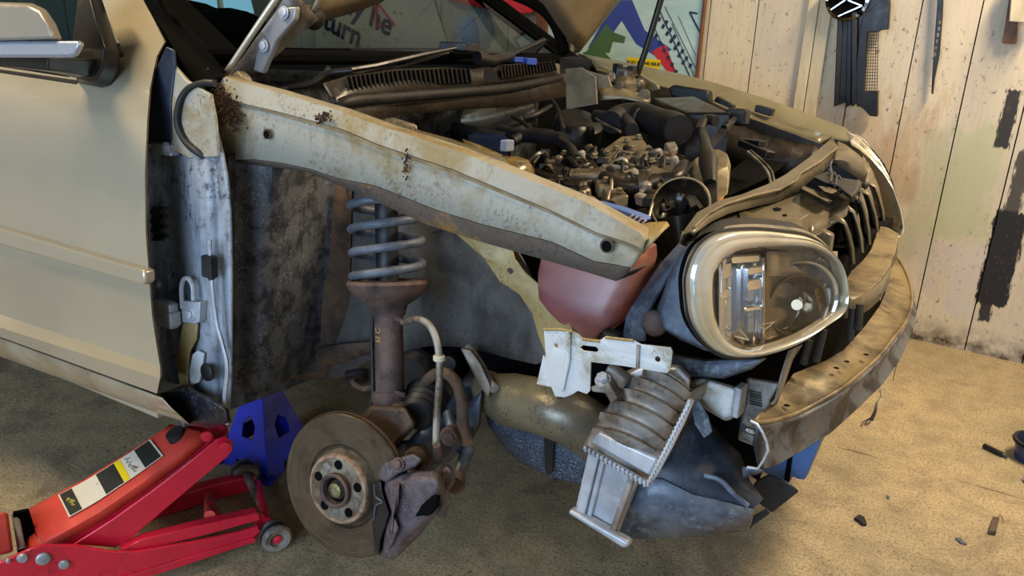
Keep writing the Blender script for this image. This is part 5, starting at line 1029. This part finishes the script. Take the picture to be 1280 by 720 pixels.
# cam cover, castings
block('cam_cover', [(664, 214), (690, 198), (720, 194), (742, 200), (752, 214), (740, 226), (715, 232), (690, 228)], 'engdark', .06, eng)
block('timing_cover', [(745, 194), (776, 172), (800, 170), (808, 180), (800, 196), (786, 204), (764, 206)], 'coverbeige', .05, eng, lab='beige metal engine cover')
block('casting', [(812, 202), (838, 202), (850, 214), (848, 230), (822, 232), (812, 220)], 'engmetal', .07, eng)
block('casting', [(748, 212), (772, 206), (790, 212), (786, 226), (766, 232), (750, 226)], 'engmetal', .05, eng)
block('casting', [(690, 232), (712, 236), (716, 254), (708, 260), (690, 250)], 'engmetal', .06, eng)
block('coil_pack', [(776, 214), (796, 208), (816, 216), (816, 228), (796, 232), (778, 226)], 'black', .05, eng)
block('solenoid', [(830, 180), (844, 178), (848, 186), (836, 190)], 'grimyalu', .03, eng)
for i, (x, y) in enumerate(((728, 198), (752, 196), (776, 200), (738, 190), (786, 190), (800, 204), (824, 196), (700, 204), (764, 218), (844, 206), (712, 222), (792, 222), (730, 238), (808, 238))):
    part('sensor', MB().lathe(e(x, y, .0), V(random.uniform(-.4, .4), random.uniform(-.5, 0), 1), [(.013, -.03), (.014, 0), (.010, .004), (.010, .014), (.006, .018)], 14), random.choice(['engmetal', 'black', 'grimyalu']), eng)
for i in range(46):
    x, y = random.uniform(672, 870), random.uniform(186, 262)
    if y > 190+(x-672)*.45+50: continue
    a = random.uniform(0, 3.14); l = random.uniform(12, 34)
    pts = [e(x, y, -.012), e(x+l*.4*math.cos(a), y+l*.25*math.sin(a), .012), e(x+l*math.cos(a), y+l*.4*math.sin(a)+4, .0)]
    part('cable', MB().tube(smoothpath(pts, 5), random.choice([.003, .004, .005, .008]), 8), random.choice(['black', 'engdark', 'rubber', 'engmetal']), eng)
for i in range(34):
    x, y = random.uniform(676, 862), random.uniform(188, 256)
    if y > 190+(x-672)*.45+46: continue
    r3 = Matrix.Rotation(random.uniform(-.8, .8), 3, 'Z') @ Matrix.Rotation(random.uniform(-.4, .4), 3, 'X')
    part('connector', MB().box(e(x, y, -.004), (random.uniform(.015, .04), random.uniform(.012, .025), random.uniform(.012, .028)), r3), random.choice(['engmetal', 'black', 'engdark', 'grimyalu', 'engdark']), eng)
for pts, m, d in (([(700, 200), (716, 194), (728, 200), (714, 208)], 'coverbeige', .02), ([(752, 238), (776, 236), (786, 246), (764, 252)], 'engmetal', .04), ([(716, 210), (740, 206), (746, 214), (724, 220)], 'grimyalu', .02),
                  ([(792, 186), (812, 182), (820, 190), (802, 196)], 'coverbeige', .03), ([(832, 214), (852, 212), (858, 226), (838, 230)], 'engmetal', .04), ([(676, 226), (694, 224), (700, 236), (684, 238)], 'engmetal', .03),
                  ([(744, 226), (760, 224), (764, 234), (748, 236)], 'coverbeige', .02), ([(806, 212), (822, 210), (826, 220), (810, 222)], 'coverbeige', .02), ([(680, 200), (696, 196), (700, 204), (686, 208)], 'engmetal', .02)):
    block('casting', pts, m, d, eng, .003)
for (x, y) in ((705, 196), (722, 204), (742, 200), (758, 196), (770, 190), (784, 180), (798, 176), (815, 206), (835, 206), (846, 222), (757, 230), (774, 244), (700, 228), (686, 214), (732, 214), (790, 190)):
    part('bolt', hexbolt(MB(), e(x, y, .006), V(random.uniform(-.2, .2), -.2, 1), .0065, .009), 'coverbeige', eng)
# coolant pipe run across the front of the engine
part('front_pipe', MB().tube(smoothpath([e(716, 222), e(745, 221), e(756, 218)], 6), .019, 16), 'engmetal', eng)
part('front_pipe', MB().tube(smoothpath([e(756, 222), e(775, 232), e(800, 234), e(826, 226), e(846, 222), e(856, 208)], 6), .016, 14), 'engdark', eng)
part('pipe_flange', MB().tube([e(802, 231), e(812, 230)], [.03, .028], 20), 'engmetal', eng)
part('cable_loop', MB().tube(smoothpath([e(760, 214), e(770, 206), e(786, 206), e(794, 212), e(780, 218)], 6), .006, 8), 'coverbeige', eng)
block('metal_link', [(712, 246), (734, 234), (736, 238), (718, 250)], 'grimyalu', .01, eng)
# big intake cone
cc = B(851, 256, -.27); ca_ = V(.10, -.80, .42).normalized(); cone = mat('glossy_dark_intake', '2a2620', .22, .3, c2='191715', s2=9)
ik = part('intake_cone', MB().lathe(cc, ca_, [(.050, -.12), (.054, -.02), (.053, 0), (.050, .004), (.046, -.002), (.03, -.016), (.012, -.022), (.0, -.022)], 40), cone, eng, label='large dark glossy round housing')
cu_ = ca_.orthogonal().normalized(); cv_ = ca_.cross(cu_)
part('intake_ring', MB().tube([cc+(cu_*math.cos(a)+cv_*math.sin(a))*.0525 for a in [2*math.pi*k/36 for k in range(37)]], .0028, 8), 'coverbeige', ik)
part('intake_body', MB().tube([B(848, 268, -.25), B(856, 320, -.25)], [.05, .046], 24), cone, eng)
# airbox
A0, A1, A2, A3 = B(815, 124, .44), B(860, 143, .22), B(912, 143, .22), B(868, 122, .44)
dz_ = V(0, 0, -.16); ac_ = (A0+A1+A2+A3)/4
ab = part('airbox', MB().ring_loft([[p.lerp(ac_, .04)+V(0, 0, .004) for p in (A0, A1, A2, A3)], [A0, A1, A2, A3], [p.lerp(ac_, -.03)+dz_*.3 for p in (A0, A1, A2, A3)], [p+dz_ for p in (A0, A1, A2, A3)]]), 'blacksat', bevel=.006, label='dusty black air filter box')
fn = MB()
for i in range(6):
    x = 884+i*6; y = 172-i*7; p = e(x, y); fn.prism([e(x, y+6), e(x+8, y-2), e(x+10, y+10), e(x+3, y+16)], V(0, .004, 0))
part('airbox_fins', fn, 'black', ab)
part('airbox_ridge', MB().tube([A1+V(0, 0, .003), A2+V(0, 0, .003)], .003, 6), 'blacksat', ab)
part('airbox_clip', MB().box(e(922, 146), (.05, .04, .04)).tube([e(905, 160), e(930, 140)], .008, 8), 'black', ab)
# beige boards and duct at the far strut
part('heat_board', MB().prism(tr([(707, 86), (726, 84), (744, 96), (746, 130), (708, 137)], .34), V(0, .006, 0)), 'insul', label='tan heat board')
part('heat_board', MB().prism(tr([(726, 86), (760, 96), (764, 108), (746, 112), (744, 96)], .36), V(0, .006, 0)), 'insul', label='tan heat board')
part('duct_shell', MB().grid(dens([tr([(745, 102, .40), (778, 111, .42), (812, 121, .44)]), tr([(747, 116, .38), (780, 118, .40), (813, 126, .42)]), tr([(747, 126, .37), (778, 124, .39), (811, 130, .41)])])), 'coverbeige', solid=.003, label='beige curved duct shell')
part('duct_ear', MB().lathe(B(774, 107, .41), V(0, -1, 0), [(.012, 0), (.012, .004)], 14), 'coverbeige'); part('duct_ear', MB().lathe(B(806, 119, .42), V(0, -1, 0), [(.016, 0), (.016, .006)], 14), 'coverbeige')
part('brake_servo', MB().lathe(B(722, 160, .30), V(.4, -.3, 1), [(.06, -.05), (.07, -.02), (.066, .02), (.05, .03)], 30), 'black')
part('far_strut_top', MB().lathe(B(782, 104, .53), V(0, 0, 1), [(.04, -.02), (.042, 0), (.03, .012), (.022, .02), (.022, .032), (.012, .036)], 22), 'engmetal')
part('relay', MB().box(B(780, 92, .54), (.05, .04, .035), Matrix.Rotation(.4, 3, 'Z')).box(B(772, 86, .54), (.02, .03, .03)).box(B(790, 88, .54), (.02, .03, .025)), 'black')
part('pipe_nut', hexbolt(MB(), B(765, 98, .52), V(.3, -1, .2), .014, .02), 'grimyalu')
part('pipe_nut', MB().lathe(B(800, 108, .54), V(0, -.3, 1), [(.012, -.02), (.016, 0), (.016, .01), (.01, .02)], 14), 'engmetal')
# oil filler neck / beige box with orange lower part
ob = part('coolant_bottle', MB().ring_loft([[e(x, y, -.005) for x, y in ((868, 196), (886, 184), (898, 183), (908, 188), (912, 196), (910, 204), (884, 214), (862, 210))], [e(x, y, -.016) for x, y in ((862, 198), (884, 182), (900, 180), (912, 187), (915, 198), (912, 206), (884, 219), (856, 212))], [e(x, y, -.03) for x, y in ((862, 222), (884, 210), (900, 206), (912, 210), (914, 214), (912, 224), (884, 236), (858, 232))]]), 'coverbeige', label='beige expansion bottle with amber foot', bevel=.003)
part('bottle_foot', MB().ring_loft([[e(x, y, -.03) for x, y in ((890, 224), (900, 216), (911, 214), (908, 224), (900, 236), (896, 236))], [e(x, y, -.04) for x, y in ((892, 228), (900, 220), (909, 218), (906, 228), (900, 238), (896, 238))]]), 'orange', ob, label='translucent orange foot', bevel=.002)
part('black_pipe', MB().tube([e(875, 178, .03), e(880, 200, .03), e(884, 214, .02), e(888, 230, 0)], [.010, .012, .02, .012], 12), 'black', ob)
part('elbow', MB().tube(smoothpath([e(872, 182, .03), e(880, 172, .04), e(892, 174, .04)], 5), .012, 10), 'black', ob)
part('lever_plate', MB().prism([e(878, 206, .02), e(892, 204, .02), e(896, 230, 0), e(898, 262, -.02), e(890, 262, -.02), (e(884, 230, 0))], V(0, .006, 0)), 'black', ob)
# black harness and cables over the dark far hollow
hn_ = part('wiring_clip_bar', MB().box(B(945, 186, .28), (.10, .03, .016), Matrix.Rotation(rad(12), 3, 'Y') @ Matrix.Rotation(-.5, 3, 'Z')).box(B(940, 178, .30), (.07, .02, .014), Matrix.Rotation(-.5, 3, 'Z')), 'black')
part('cable', MB().tube(smoothpath([B(935, 190, .26), B(950, 204, .20), B(960, 216, .14), B(964, 230, .10)], 6), .004, 8), 'grimyalu', hn_)
part('cable', MB().tube(smoothpath([B(938, 188, .26), B(954, 202, .20), B(964, 214, .14), B(968, 228, .10)], 6), .003, 8), 'engmetal', hn_)
part('fan_shroud', MB().ring_loft([[Bt(x, y, .70) for x, y in ((900, 250), (960, 222), (1010, 186), (1000, 180), (930, 200), (880, 240))], [Bt(x, y, .66) for x, y in ((900, 250), (960, 222), (1010, 186), (1000, 180), (930, 200), (880, 240))]]), 'blackmat')
# blue strip
bs_ = thing('plastic_strip', CAM+ROT @ (B(770, 266, -.44)-CARC), 'blue plastic strip with white end lines lying behind the pale wing rail', 'strip')
del bs_['_org']; bs_.matrix_world = Matrix.Translation(CAM) @ ROT.to_4x4() @ Matrix.Translation(-CARC)
obj('strip_body', MB().ring_loft([[B(x, y, -.48)+V(0, d, 0) for x, y in ((734, 253), (744, 253), (776, 262), (803, 272), (806, 276), (800, 281), (782, 276), (758, 266))] for d in (0, .03)]), M['bluecard'], bs_, bevel=.002)
wl_ = MB()
for i in range(4): wl_.box((B(784+i*6, 275+i*2.0, -.482)+B(792+i*5, 268+i*2.6, -.482))/2, (.003, .002, .012), Matrix.Rotation(.7, 3, 'Y'), bev=0)
obj('end_lines', wl_, M['label_white'], bs_, smooth=False)
# bag on the dashboard
bag = MB()
import itertools
rings = []
for i in range(9):
    t = i/8; rr = math.sin(math.pi*min(1, .12+t*.88))**.6 if t < 1 else .1
    rings.append([B(592+22*rr*math.cos(a)*(1+.12*math.sin(5*a+i)), 64-t*54, .46)+V(.0, .06*rr*math.sin(a)*(1+.2*math.sin(3*a+i*2)), 0) for a in [2*math.pi*k/20 for k in range(20)]])
k = NT('crinkled_clear_bag'); k.b.inputs['Base Color'].default_value = lin('dfe6ea'); k.b.inputs['Roughness'].default_value = .25; k.b.inputs['Alpha'].default_value = .38; k.bump(k.noise(30, 5), .8, .01)
bg = part('plastic_bag_tmp', bag.ring_loft(rings), k.m, angle=80)
def to_world(o, nm, lab, cat):
    o.parent = None; mw = Matrix.Translation(CAM) @ ROT.to_4x4() @ Matrix.Translation(-CARC); o.matrix_world = mw; o.name = nm; o.data.name = nm
    c_ = sum((v.co for v in o.data.vertices), V(0, 0, 0))/len(o.data.vertices); c_.z = min(v.co.z for v in o.data.vertices)
    o.data.transform(Matrix.Translation(-c_)); o.matrix_world = mw @ Matrix.Translation(c_); tag(o, lab, cat)
to_world(bg, 'plastic_bag', 'crinkled clear plastic bag on the dashboard behind the windscreen', 'bag')
bb = part('bottle_tmp', MB().ring_loft([[B(588, y, .44)+V(w_*math.cos(a), w_*math.sin(a), 0) for a in [2*math.pi*k/16 for k in range(16)]] for y, w_ in ((66, .030), (38, .028), (28, .018), (22, .012))]), mat('bright_blue_bottle', '3f9ae6', .3))
to_world(bb, 'bottle', 'bright blue bottle standing inside the clear bag on the dashboard', 'bottle')
del_ = None
# far wheels that carry the car ----------------------------------------
for (x, y) in ((0, .76), (-2.5, .76), (-2.5, -.76)):
    wz = .30
    wl = part('road_wheel', MB().lathe(V(x, y-.09, wz), V(0, 1, 0), [(.20, 0), (.27, -.005), (.295, .02), (.298, .05), (.298, .13), (.295, .16), (.27, .185), (.20, .18)], 48), 'rubber')
    part('wheel_rim', MB().lathe(V(x, y-.08, wz), V(0, 1, 0), [(.03, .0), (.19, .01), (.20, 0), (.20, .16), (.19, .15), (.03, .16)], 40), 'alu', wl)
# ------------------------------------------------------------------ trolley jack
jd = V(.451, .8925, 0); jn = V(.8925, -.451, 0)
jp = Wz(345, 685, 0) - jn*0.0
def J(x, y, off=0): return Wp(x, y, jp - jn*off, jn)
jl = J(150, 700, .12); jk = thing('trolley_jack', V(jl.x, jl.y, 0), 'red trolley jack with black and yellow label lifting the sill', 'jack')
def jpart(name, pts, offs, m, th=.006, bev=.002, par=None, **k):
    o = [J(p[0], p[1], p[2] if len(p) > 2 else offs) for p in pts]
    return obj(name, MB().prism(o, -jn*th), M[m], par or jk, bevel=bev, **k)
jpart('side_plate', [(-120, 730), (0, 704), (30, 690), (52, 682), (95, 682), (140, 690), (170, 690), (240, 678), (300, 665), (322, 658), (326, 664), (318, 672), (250, 692), (200, 708), (150, 722), (60, 745), (-120, 775)], 0, 'red', .008)
jpart('side_flange', [(318, 672), (250, 692), (200, 708), (150, 722), (60, 745), (60, 752), (150, 731), (205, 716), (255, 699), (322, 677)], -.004, 'red', .02)
jpart('side_plate_flange', [(150, 688), (180, 674), (250, 657), (322, 641), (326, 650), (262, 668), (180, 688)], .010, 'red', .025)
jpart('inner_dark_panel', [(16, 642), (36, 638), (48, 676), (40, 690), (22, 694)], .09, 'blackmat', .01)  # black sheet put in for the shade inside the jack body
jpart('lower_beam', [(172, 655), (200, 630), (225, 618), (262, 607), (292, 600), (318, 598), (324, 604), (322, 612), (262, 628), (200, 648), (178, 658)], .24, 'red', .03, .004)
jpart('cross_bar', [(258, 632), (268, 630), (282, 654), (272, 658)], .10, 'red', .02)
obj('cross_tube', MB().tube([J(262, 645, .04), J(262, 618, .24)], .012, 12), M['reddull'], jk)
jpart('link_bar', [(292, 553), (282, 546), (270, 550), (240, 575), (190, 614), (140, 650), (92, 681), (145, 685), (165, 672), (210, 634), (250, 600), (284, 572), (291, 563)], .03, 'red', .006)
jpart('arm_side', [(262, 538), (254, 543), (225, 570), (175, 607), (125, 640), (60, 680), (92, 681), (140, 649), (190, 612), (240, 573), (270, 548)], .045, 'red', .006)
# arm cover with its label
cov = [[(255, 543), (225, 569), (175, 606), (125, 640), (90, 660), (52, 680)], [(214, 532), (200, 542), (155, 571), (105, 602), (70, 620), (33, 640)]]
o1 = [J(x, y, .047) for x, y in cov[0]]; 
o2 = [J(x, y, .16) for x, y in cov[1]]
cvr = obj('arm_cover', MB().grid([[p+V(0, 0, -.02) for p in o1], o1, [a.lerp(b, .1)+V(0, 0, .004) for a, b in zip(o1, o2)], [a.lerp(b, .9)+V(0, 0, .002) for a, b in zip(o1, o2)], o2, [p+V(0, 0, -.02) for p in o2]]), M['reddull'], jk, solid=.004, angle=60)
obj('arm_end', MB().ring_loft([[p+V(0, 0, k), q+V(0, 0, k), q+V(0, 0, k-.04)-jd*.01, p+V(0, 0, k-.04)-jd*.01] for p, q, k in ((o1[-1], o2[-1], -.001), (o1[-1]-jd*.018, o2[-1]-jd*.018, -.012))]), M['reddull'], jk, bevel=.004)
def lbl(u, v):    # point on the cover: u along, v across
    n = len(o1)-1; f = min(max(u, 0), .9999)*n; i = int(f); t = f-i
    a = o1[i].lerp(o1[i+1], t); b = o2[i].lerp(o2[i+1], t); return a.lerp(b, v)+V(0, 0, .0125)
def lpatch(name, u0, u1, v0, v1, m, up=0, par=None):
    rows = [[lbl(lerp(u0, u1, i/10), lerp(v0, v1, j/4))+V(0, 0, up) for i in range(11)] for j in range(5)]
    return obj(name, MB().grid(rows), M[m], par or cvr, angle=80)
lab = lpatch('label', .265, .795, .16, .86, 'label_white')
lpatch('label_band', .275, .355, .18, .84, 'label_black', .0008, lab); lpatch('label_band', .46, .55, .18, .84, 'label_black', .0008, lab)
lpatch('label_band', .43, .46, .18, .84, 'label_yellow', .0008, lab); lpatch('label_band', .70, .785, .18, .84, 'label_black', .0008, lab)
def scribble(u0, u1, v0, v1, n, m):       # print too small to read
    mb = MB(); rr = random.Random(3)
    for i in range(n):
        v = lerp(v0, v1, (i+.5)/n); a_, b_ = sorted((rr.uniform(u0, u1), rr.uniform(u0, u1))); b_ = max(b_, a_+.3*(u1-u0))
        mb.tube([lbl(a_, v)+V(0, 0, .0012), lbl(min(b_, u1), v+.25*(v1-v0)/n)+V(0, 0, .0012)], .0009, 5)
    obj('small_print', mb, M[m], lab, smooth=False)
scribble(.385, .415, .24, .78, 12, 'label_black'); scribble(.715, .765, .36, .64, 7, 'label_yellow')
# saddle
sc_ = J(256, 540, .10)
sdc = J(254, 552, .10)
sd = obj('saddle', MB().lathe(sdc, V(0, 0, 1), [(.030, -.045), (.032, -.012), (.050, -.006), (.054, .004), (.054, .022), (.048, .022), (.046, .008), (.0, .008)], 32), M['red'], jk, angle=40)
obj('saddle_yoke', MB().ring_loft([[J(x, y, oo_) for x, y in ((238, 556), (286, 548), (289, 556), (268, 566), (242, 578), (234, 566))] for oo_ in (.05, .15)]), M['red'], sd, bevel=.005)
obj('saddle_cup', MB().tube([J(218, 540, .10), J(232, 560, .10)], [.020, .024], 20), M['rubber'], sd)
for (x, y) in ((258, 545), (281, 558)): obj('pivot_head', MB().lathe(J(x, y, .022 if x > 270 else .036), jn, [(.012, 0), (.011, .004), (.006, .005)], 18), M['red'], jk)
for (x, y, r) in ((54, 698, .0125), (80, 705, .0095), (28, 697, .009), (10, 700, .004)):
    obj('pivot_bolt', MB().lathe(J(x, y, -.0), jn, [(r*1.1, 0), (r*1.1, .003), (r*.9, .006), (r*.4, .007)], 20), M['alu'], jk)
obj('ram_rod', MB().tube([J(19, 642, .10), J(27, 686, .06)], .007, 12), M['alu'], jk)
obj('pump_body', MB().ring_loft([[J(x, y, o_) for x, y in ((-120, 664), (0, 641), (10, 640), (17, 690), (0, 694), (-120, 720))] for o_ in (.03, .16)]), M['reddull'], jk, bevel=.006)
for off in (.0, .28):
    wc = J(344, 665, 0)-jn*off; wc.z = .034
    wh = obj('front_wheel', MB().lathe(wc-jn*.022, jn, [(.018, -.0), (.028, 0), (.033, .005), (.034, .012), (.034, .032), (.033, .038), (.028, .043), (.018, .043), (.016, .036), (.0, .036)], 36), M['grimyalu'], jk, label='small worn steel front wheel')
    obj('wheel_tyre', MB().lathe(wc-jn*.022, jn, [(.028, .041), (.033, .036), (.0345, .03), (.0345, .020)], 36, caps=False), M['rubber'], wh)
    obj('wheel_cap', MB().lathe(wc+jn*.014, jn, [(.010, 0), (.010, .004), (.007, .006)], 18), M['red'], wh)
obj('front_bar', MB().tube([J(322, 604, .22), J(328, 630, .10), J(334, 652, .03)], .010, 10), M['red'], jk)
jpart('wheel_fork', [(320, 640), (336, 646), (344, 660), (338, 672), (324, 674), (318, 664)], .045, 'red', .008)
obj('front_axle', MB().tube([J(344, 665, 0)-jn*.02, J(344, 665, 0)-jn*.27], .010, 12), M['grimyalu'], jk)
# blue axle stand ------------------------------------------------------
# a pyramid of folded plate, one corner towards the camera
s0 = V(-.567, -.511, 0); sx = V(math.cos(rad(2)), math.sin(rad(2)), 0); sy = V(-sx.y, sx.x, 0); HB = .090
bc_ = s0 - sx*HB + sy*HB; SH = W(331, 497, bc_.y-.03).z
stn = thing('jack_stand', bc_, 'bright blue folded steel jack stand under the car behind the brake disc', 'jack stand')
def sp_(a, b, z):       # a,b in -1..1 , z 0..1
    h = lerp(HB, .030, z); return bc_ + sx*a*h + sy*b*h + V(0, 0, z*SH)
def face(a0, b0, a1, b1):
    def f(u, z): return sp_(lerp(a0, a1, u), lerp(b0, b1, u), z)
    outline = [(0, 0), (.30, 0), (.34, .12), (.66, .12), (.70, 0), (1, 0), (1, 1), (0, 1)]
    hole = [(.34, .42), (.66, .42), (.70, .60), (.5, .72), (.30, .60)]
    d = (f(1, 0)-f(0, 0)).normalized()
    nrm = (f(1, 0)-f(0, 0)).cross(f(.5, 1)-f(.5, 0)).normalized()
    return platemesh([outline, hole], .004, .0008, lambda v: f(v.x, v.y)+nrm*v.z)
for k_, (a0, b0, a1, b1) in enumerate(((-1, -1, 1, -1), (-1, 1, -1, -1), (1, -1, 1, 1), (1, 1, -1, 1))): obj('side_plate', face(a0, b0, a1, b1), M['blue'], stn, bevel=0, angle=30)
for a, b in ((-1, -1), (1, -1), (1, 1), (-1, 1)): obj('foot', MB().box(sp_(a, b, 0)+V(0, 0, .006), (.035, .035, .012), Matrix.Rotation(rad(8), 3, 'Z')), M['blue'], stn)
obj('ratchet_post', MB().box(bc_+V(0, 0, SH*.95), (.03, .022, SH*.35), Matrix.Rotation(rad(8), 3, 'Z')), M['engmetal'], stn)
obj('saddle', MB().ring_loft([[bc_+sx*x+sy*y_+V(0, 0, SH*1.12+z) for x, z in ((-.045, .02), (-.035, 0), (.035, 0), (.045, .02), (.04, .022), (.03, .010), (-.03, .010), (-.04, .022))] for y_ in (-.018, .018)]), M['blue'], stn)
obj('lever', MB().tube([bc_-sx*.02-sy*.03+V(0, 0, SH*.8), bc_-sx*.11-sy*.03+V(0, 0, SH*.86)], .005, 8), M['black'], stn, label='short black lever')
# litter on the floor ---------------------------------------------------
def fl(x, y): return Wz(x, y, 0)
def flat(name, pts, m, th, lab, cat, group=None, bev=.0):
    return tag(obj(name, MB().prism([fl(x, y)+V(0, 0, th) for x, y in pts], V(0, 0, -th+.0004)), M[m], bevel=bev), lab, cat, group)
a, b = fl(1229, 560)+V(0, 0, .008), fl(1252, 571)+V(0, 0, .008)
pt = thing('plastic_tube', (a+b)/2-V(0, 0, .008), 'short black plastic tube lying on the floor at the right', 'tube')
obj('tube_body', MB().tube([a, b], .0075, 16), M['black'], pt); obj('tube_tip', MB().tube([b, fl(1259, 574)+V(0, 0, .006)], [.0055, .003], 12), M['black'], pt)
fr_ = thing('plastic_tub', fl(1282, 578), 'dark grey plastic tub at the right edge of the floor', 'tub')
c_ = fl(1290, 574)
obj('tub_wall', MB().lathe(c_, V(0, 0, 1), [(.045, 0), (.052, .05), (.058, .052), (.058, .058), (.050, .058), (.044, .006), (.0, .006)], 30), M['navy'], fr_)
obj('tub_rim', MB().lathe(c_, V(0, 0, 1), [(.058, .050), (.061, .054), (.058, .060), (.050, .060)], 30, caps=False), M['black'], fr_)
wt = fl(1286, 604); tag(obj('white_block', MB().box(wt+V(.02, 0, .018), (.06, .05, .036), Matrix.Rotation(.5, 3, 'Z'), bev=.004), M['white']), 'small white block at the right edge in front of the dark tub', 'block')
flat('plastic_shard', [(1067, 650), (1073, 646), (1080, 649), (1083, 658), (1078, 658), (1072, 653)], 'black', .008, 'curved black plastic shard on the tan floor', 'shard', bev=.001)
rc_ = thing('rusty_clip', fl(1241, 660), 'small rusty metal clip on the floor near the right edge', 'clip')
obj('clip_body', MB().prism([fl(x, y)+V(0, 0, .012) for x, y in ((1234, 668), (1240, 650), (1248, 652), (1244, 670))], V(0, 0, -.011)), M['rust'], rc_, bevel=.002)
obj('clip_wire', MB().tube([fl(1242, 652)+V(0, 0, .008), fl(1250, 650)+V(0, 0, .014), fl(1254, 655)+V(0, 0, .004)], .001, 6), M['rust'], rc_)
flat('dirt_flake', [(1194, 674), (1200, 673), (1204, 678), (1208, 682), (1200, 680)], 'liner', .004, 'dark dirt flake on the floor left of the rusty clip', 'flake')
flat('dirt_flake', [(1108, 620), (1112, 622), (1111, 625), (1108, 623)], 'liner', .003, 'tiny dark flake on the floor above the curved shard', 'flake')
flat('dirt_flake', [(692, 596), (700, 595), (702, 601), (693, 602)], 'liner', .003, 'black flake on the floor just left of the intercooler', 'flake')
# clumps of fluff hanging under the bumper
ck = thing('cobweb_strand', W(1095, 505, .25), 'grey dusty strand hanging in front of the floor under the bumper', 'strand')
stx = MB(); yk = .28
stx.tube([W(1096, 503, yk), W(1094, 515, yk), W(1089, 525, yk)], [.003, .004, .005], 6)
for i in range(9): stx.tube([W(1092, 520, yk), W(1088-i*1.6, 529+.4*i*(i % 3-1), yk), W(1082-i*.8+random.uniform(-3, 3), 531+random.uniform(-2, 3), yk)], .0009, 4)
obj('strand', stx, M['grimyalu'], ck)
st2 = MB().tube(tr([(1121, 455), (1118, 467), (1116, 476)], .05), .001, 4).tube(tr([(1100, 487), (1101, 496), (1096, 503), (1095, 508)], -.1), .0012, 4)
part('dust_thread', st2, 'grimyalu')
for o in bpy.data.objects:
    if '_org' in o: del o['_org']
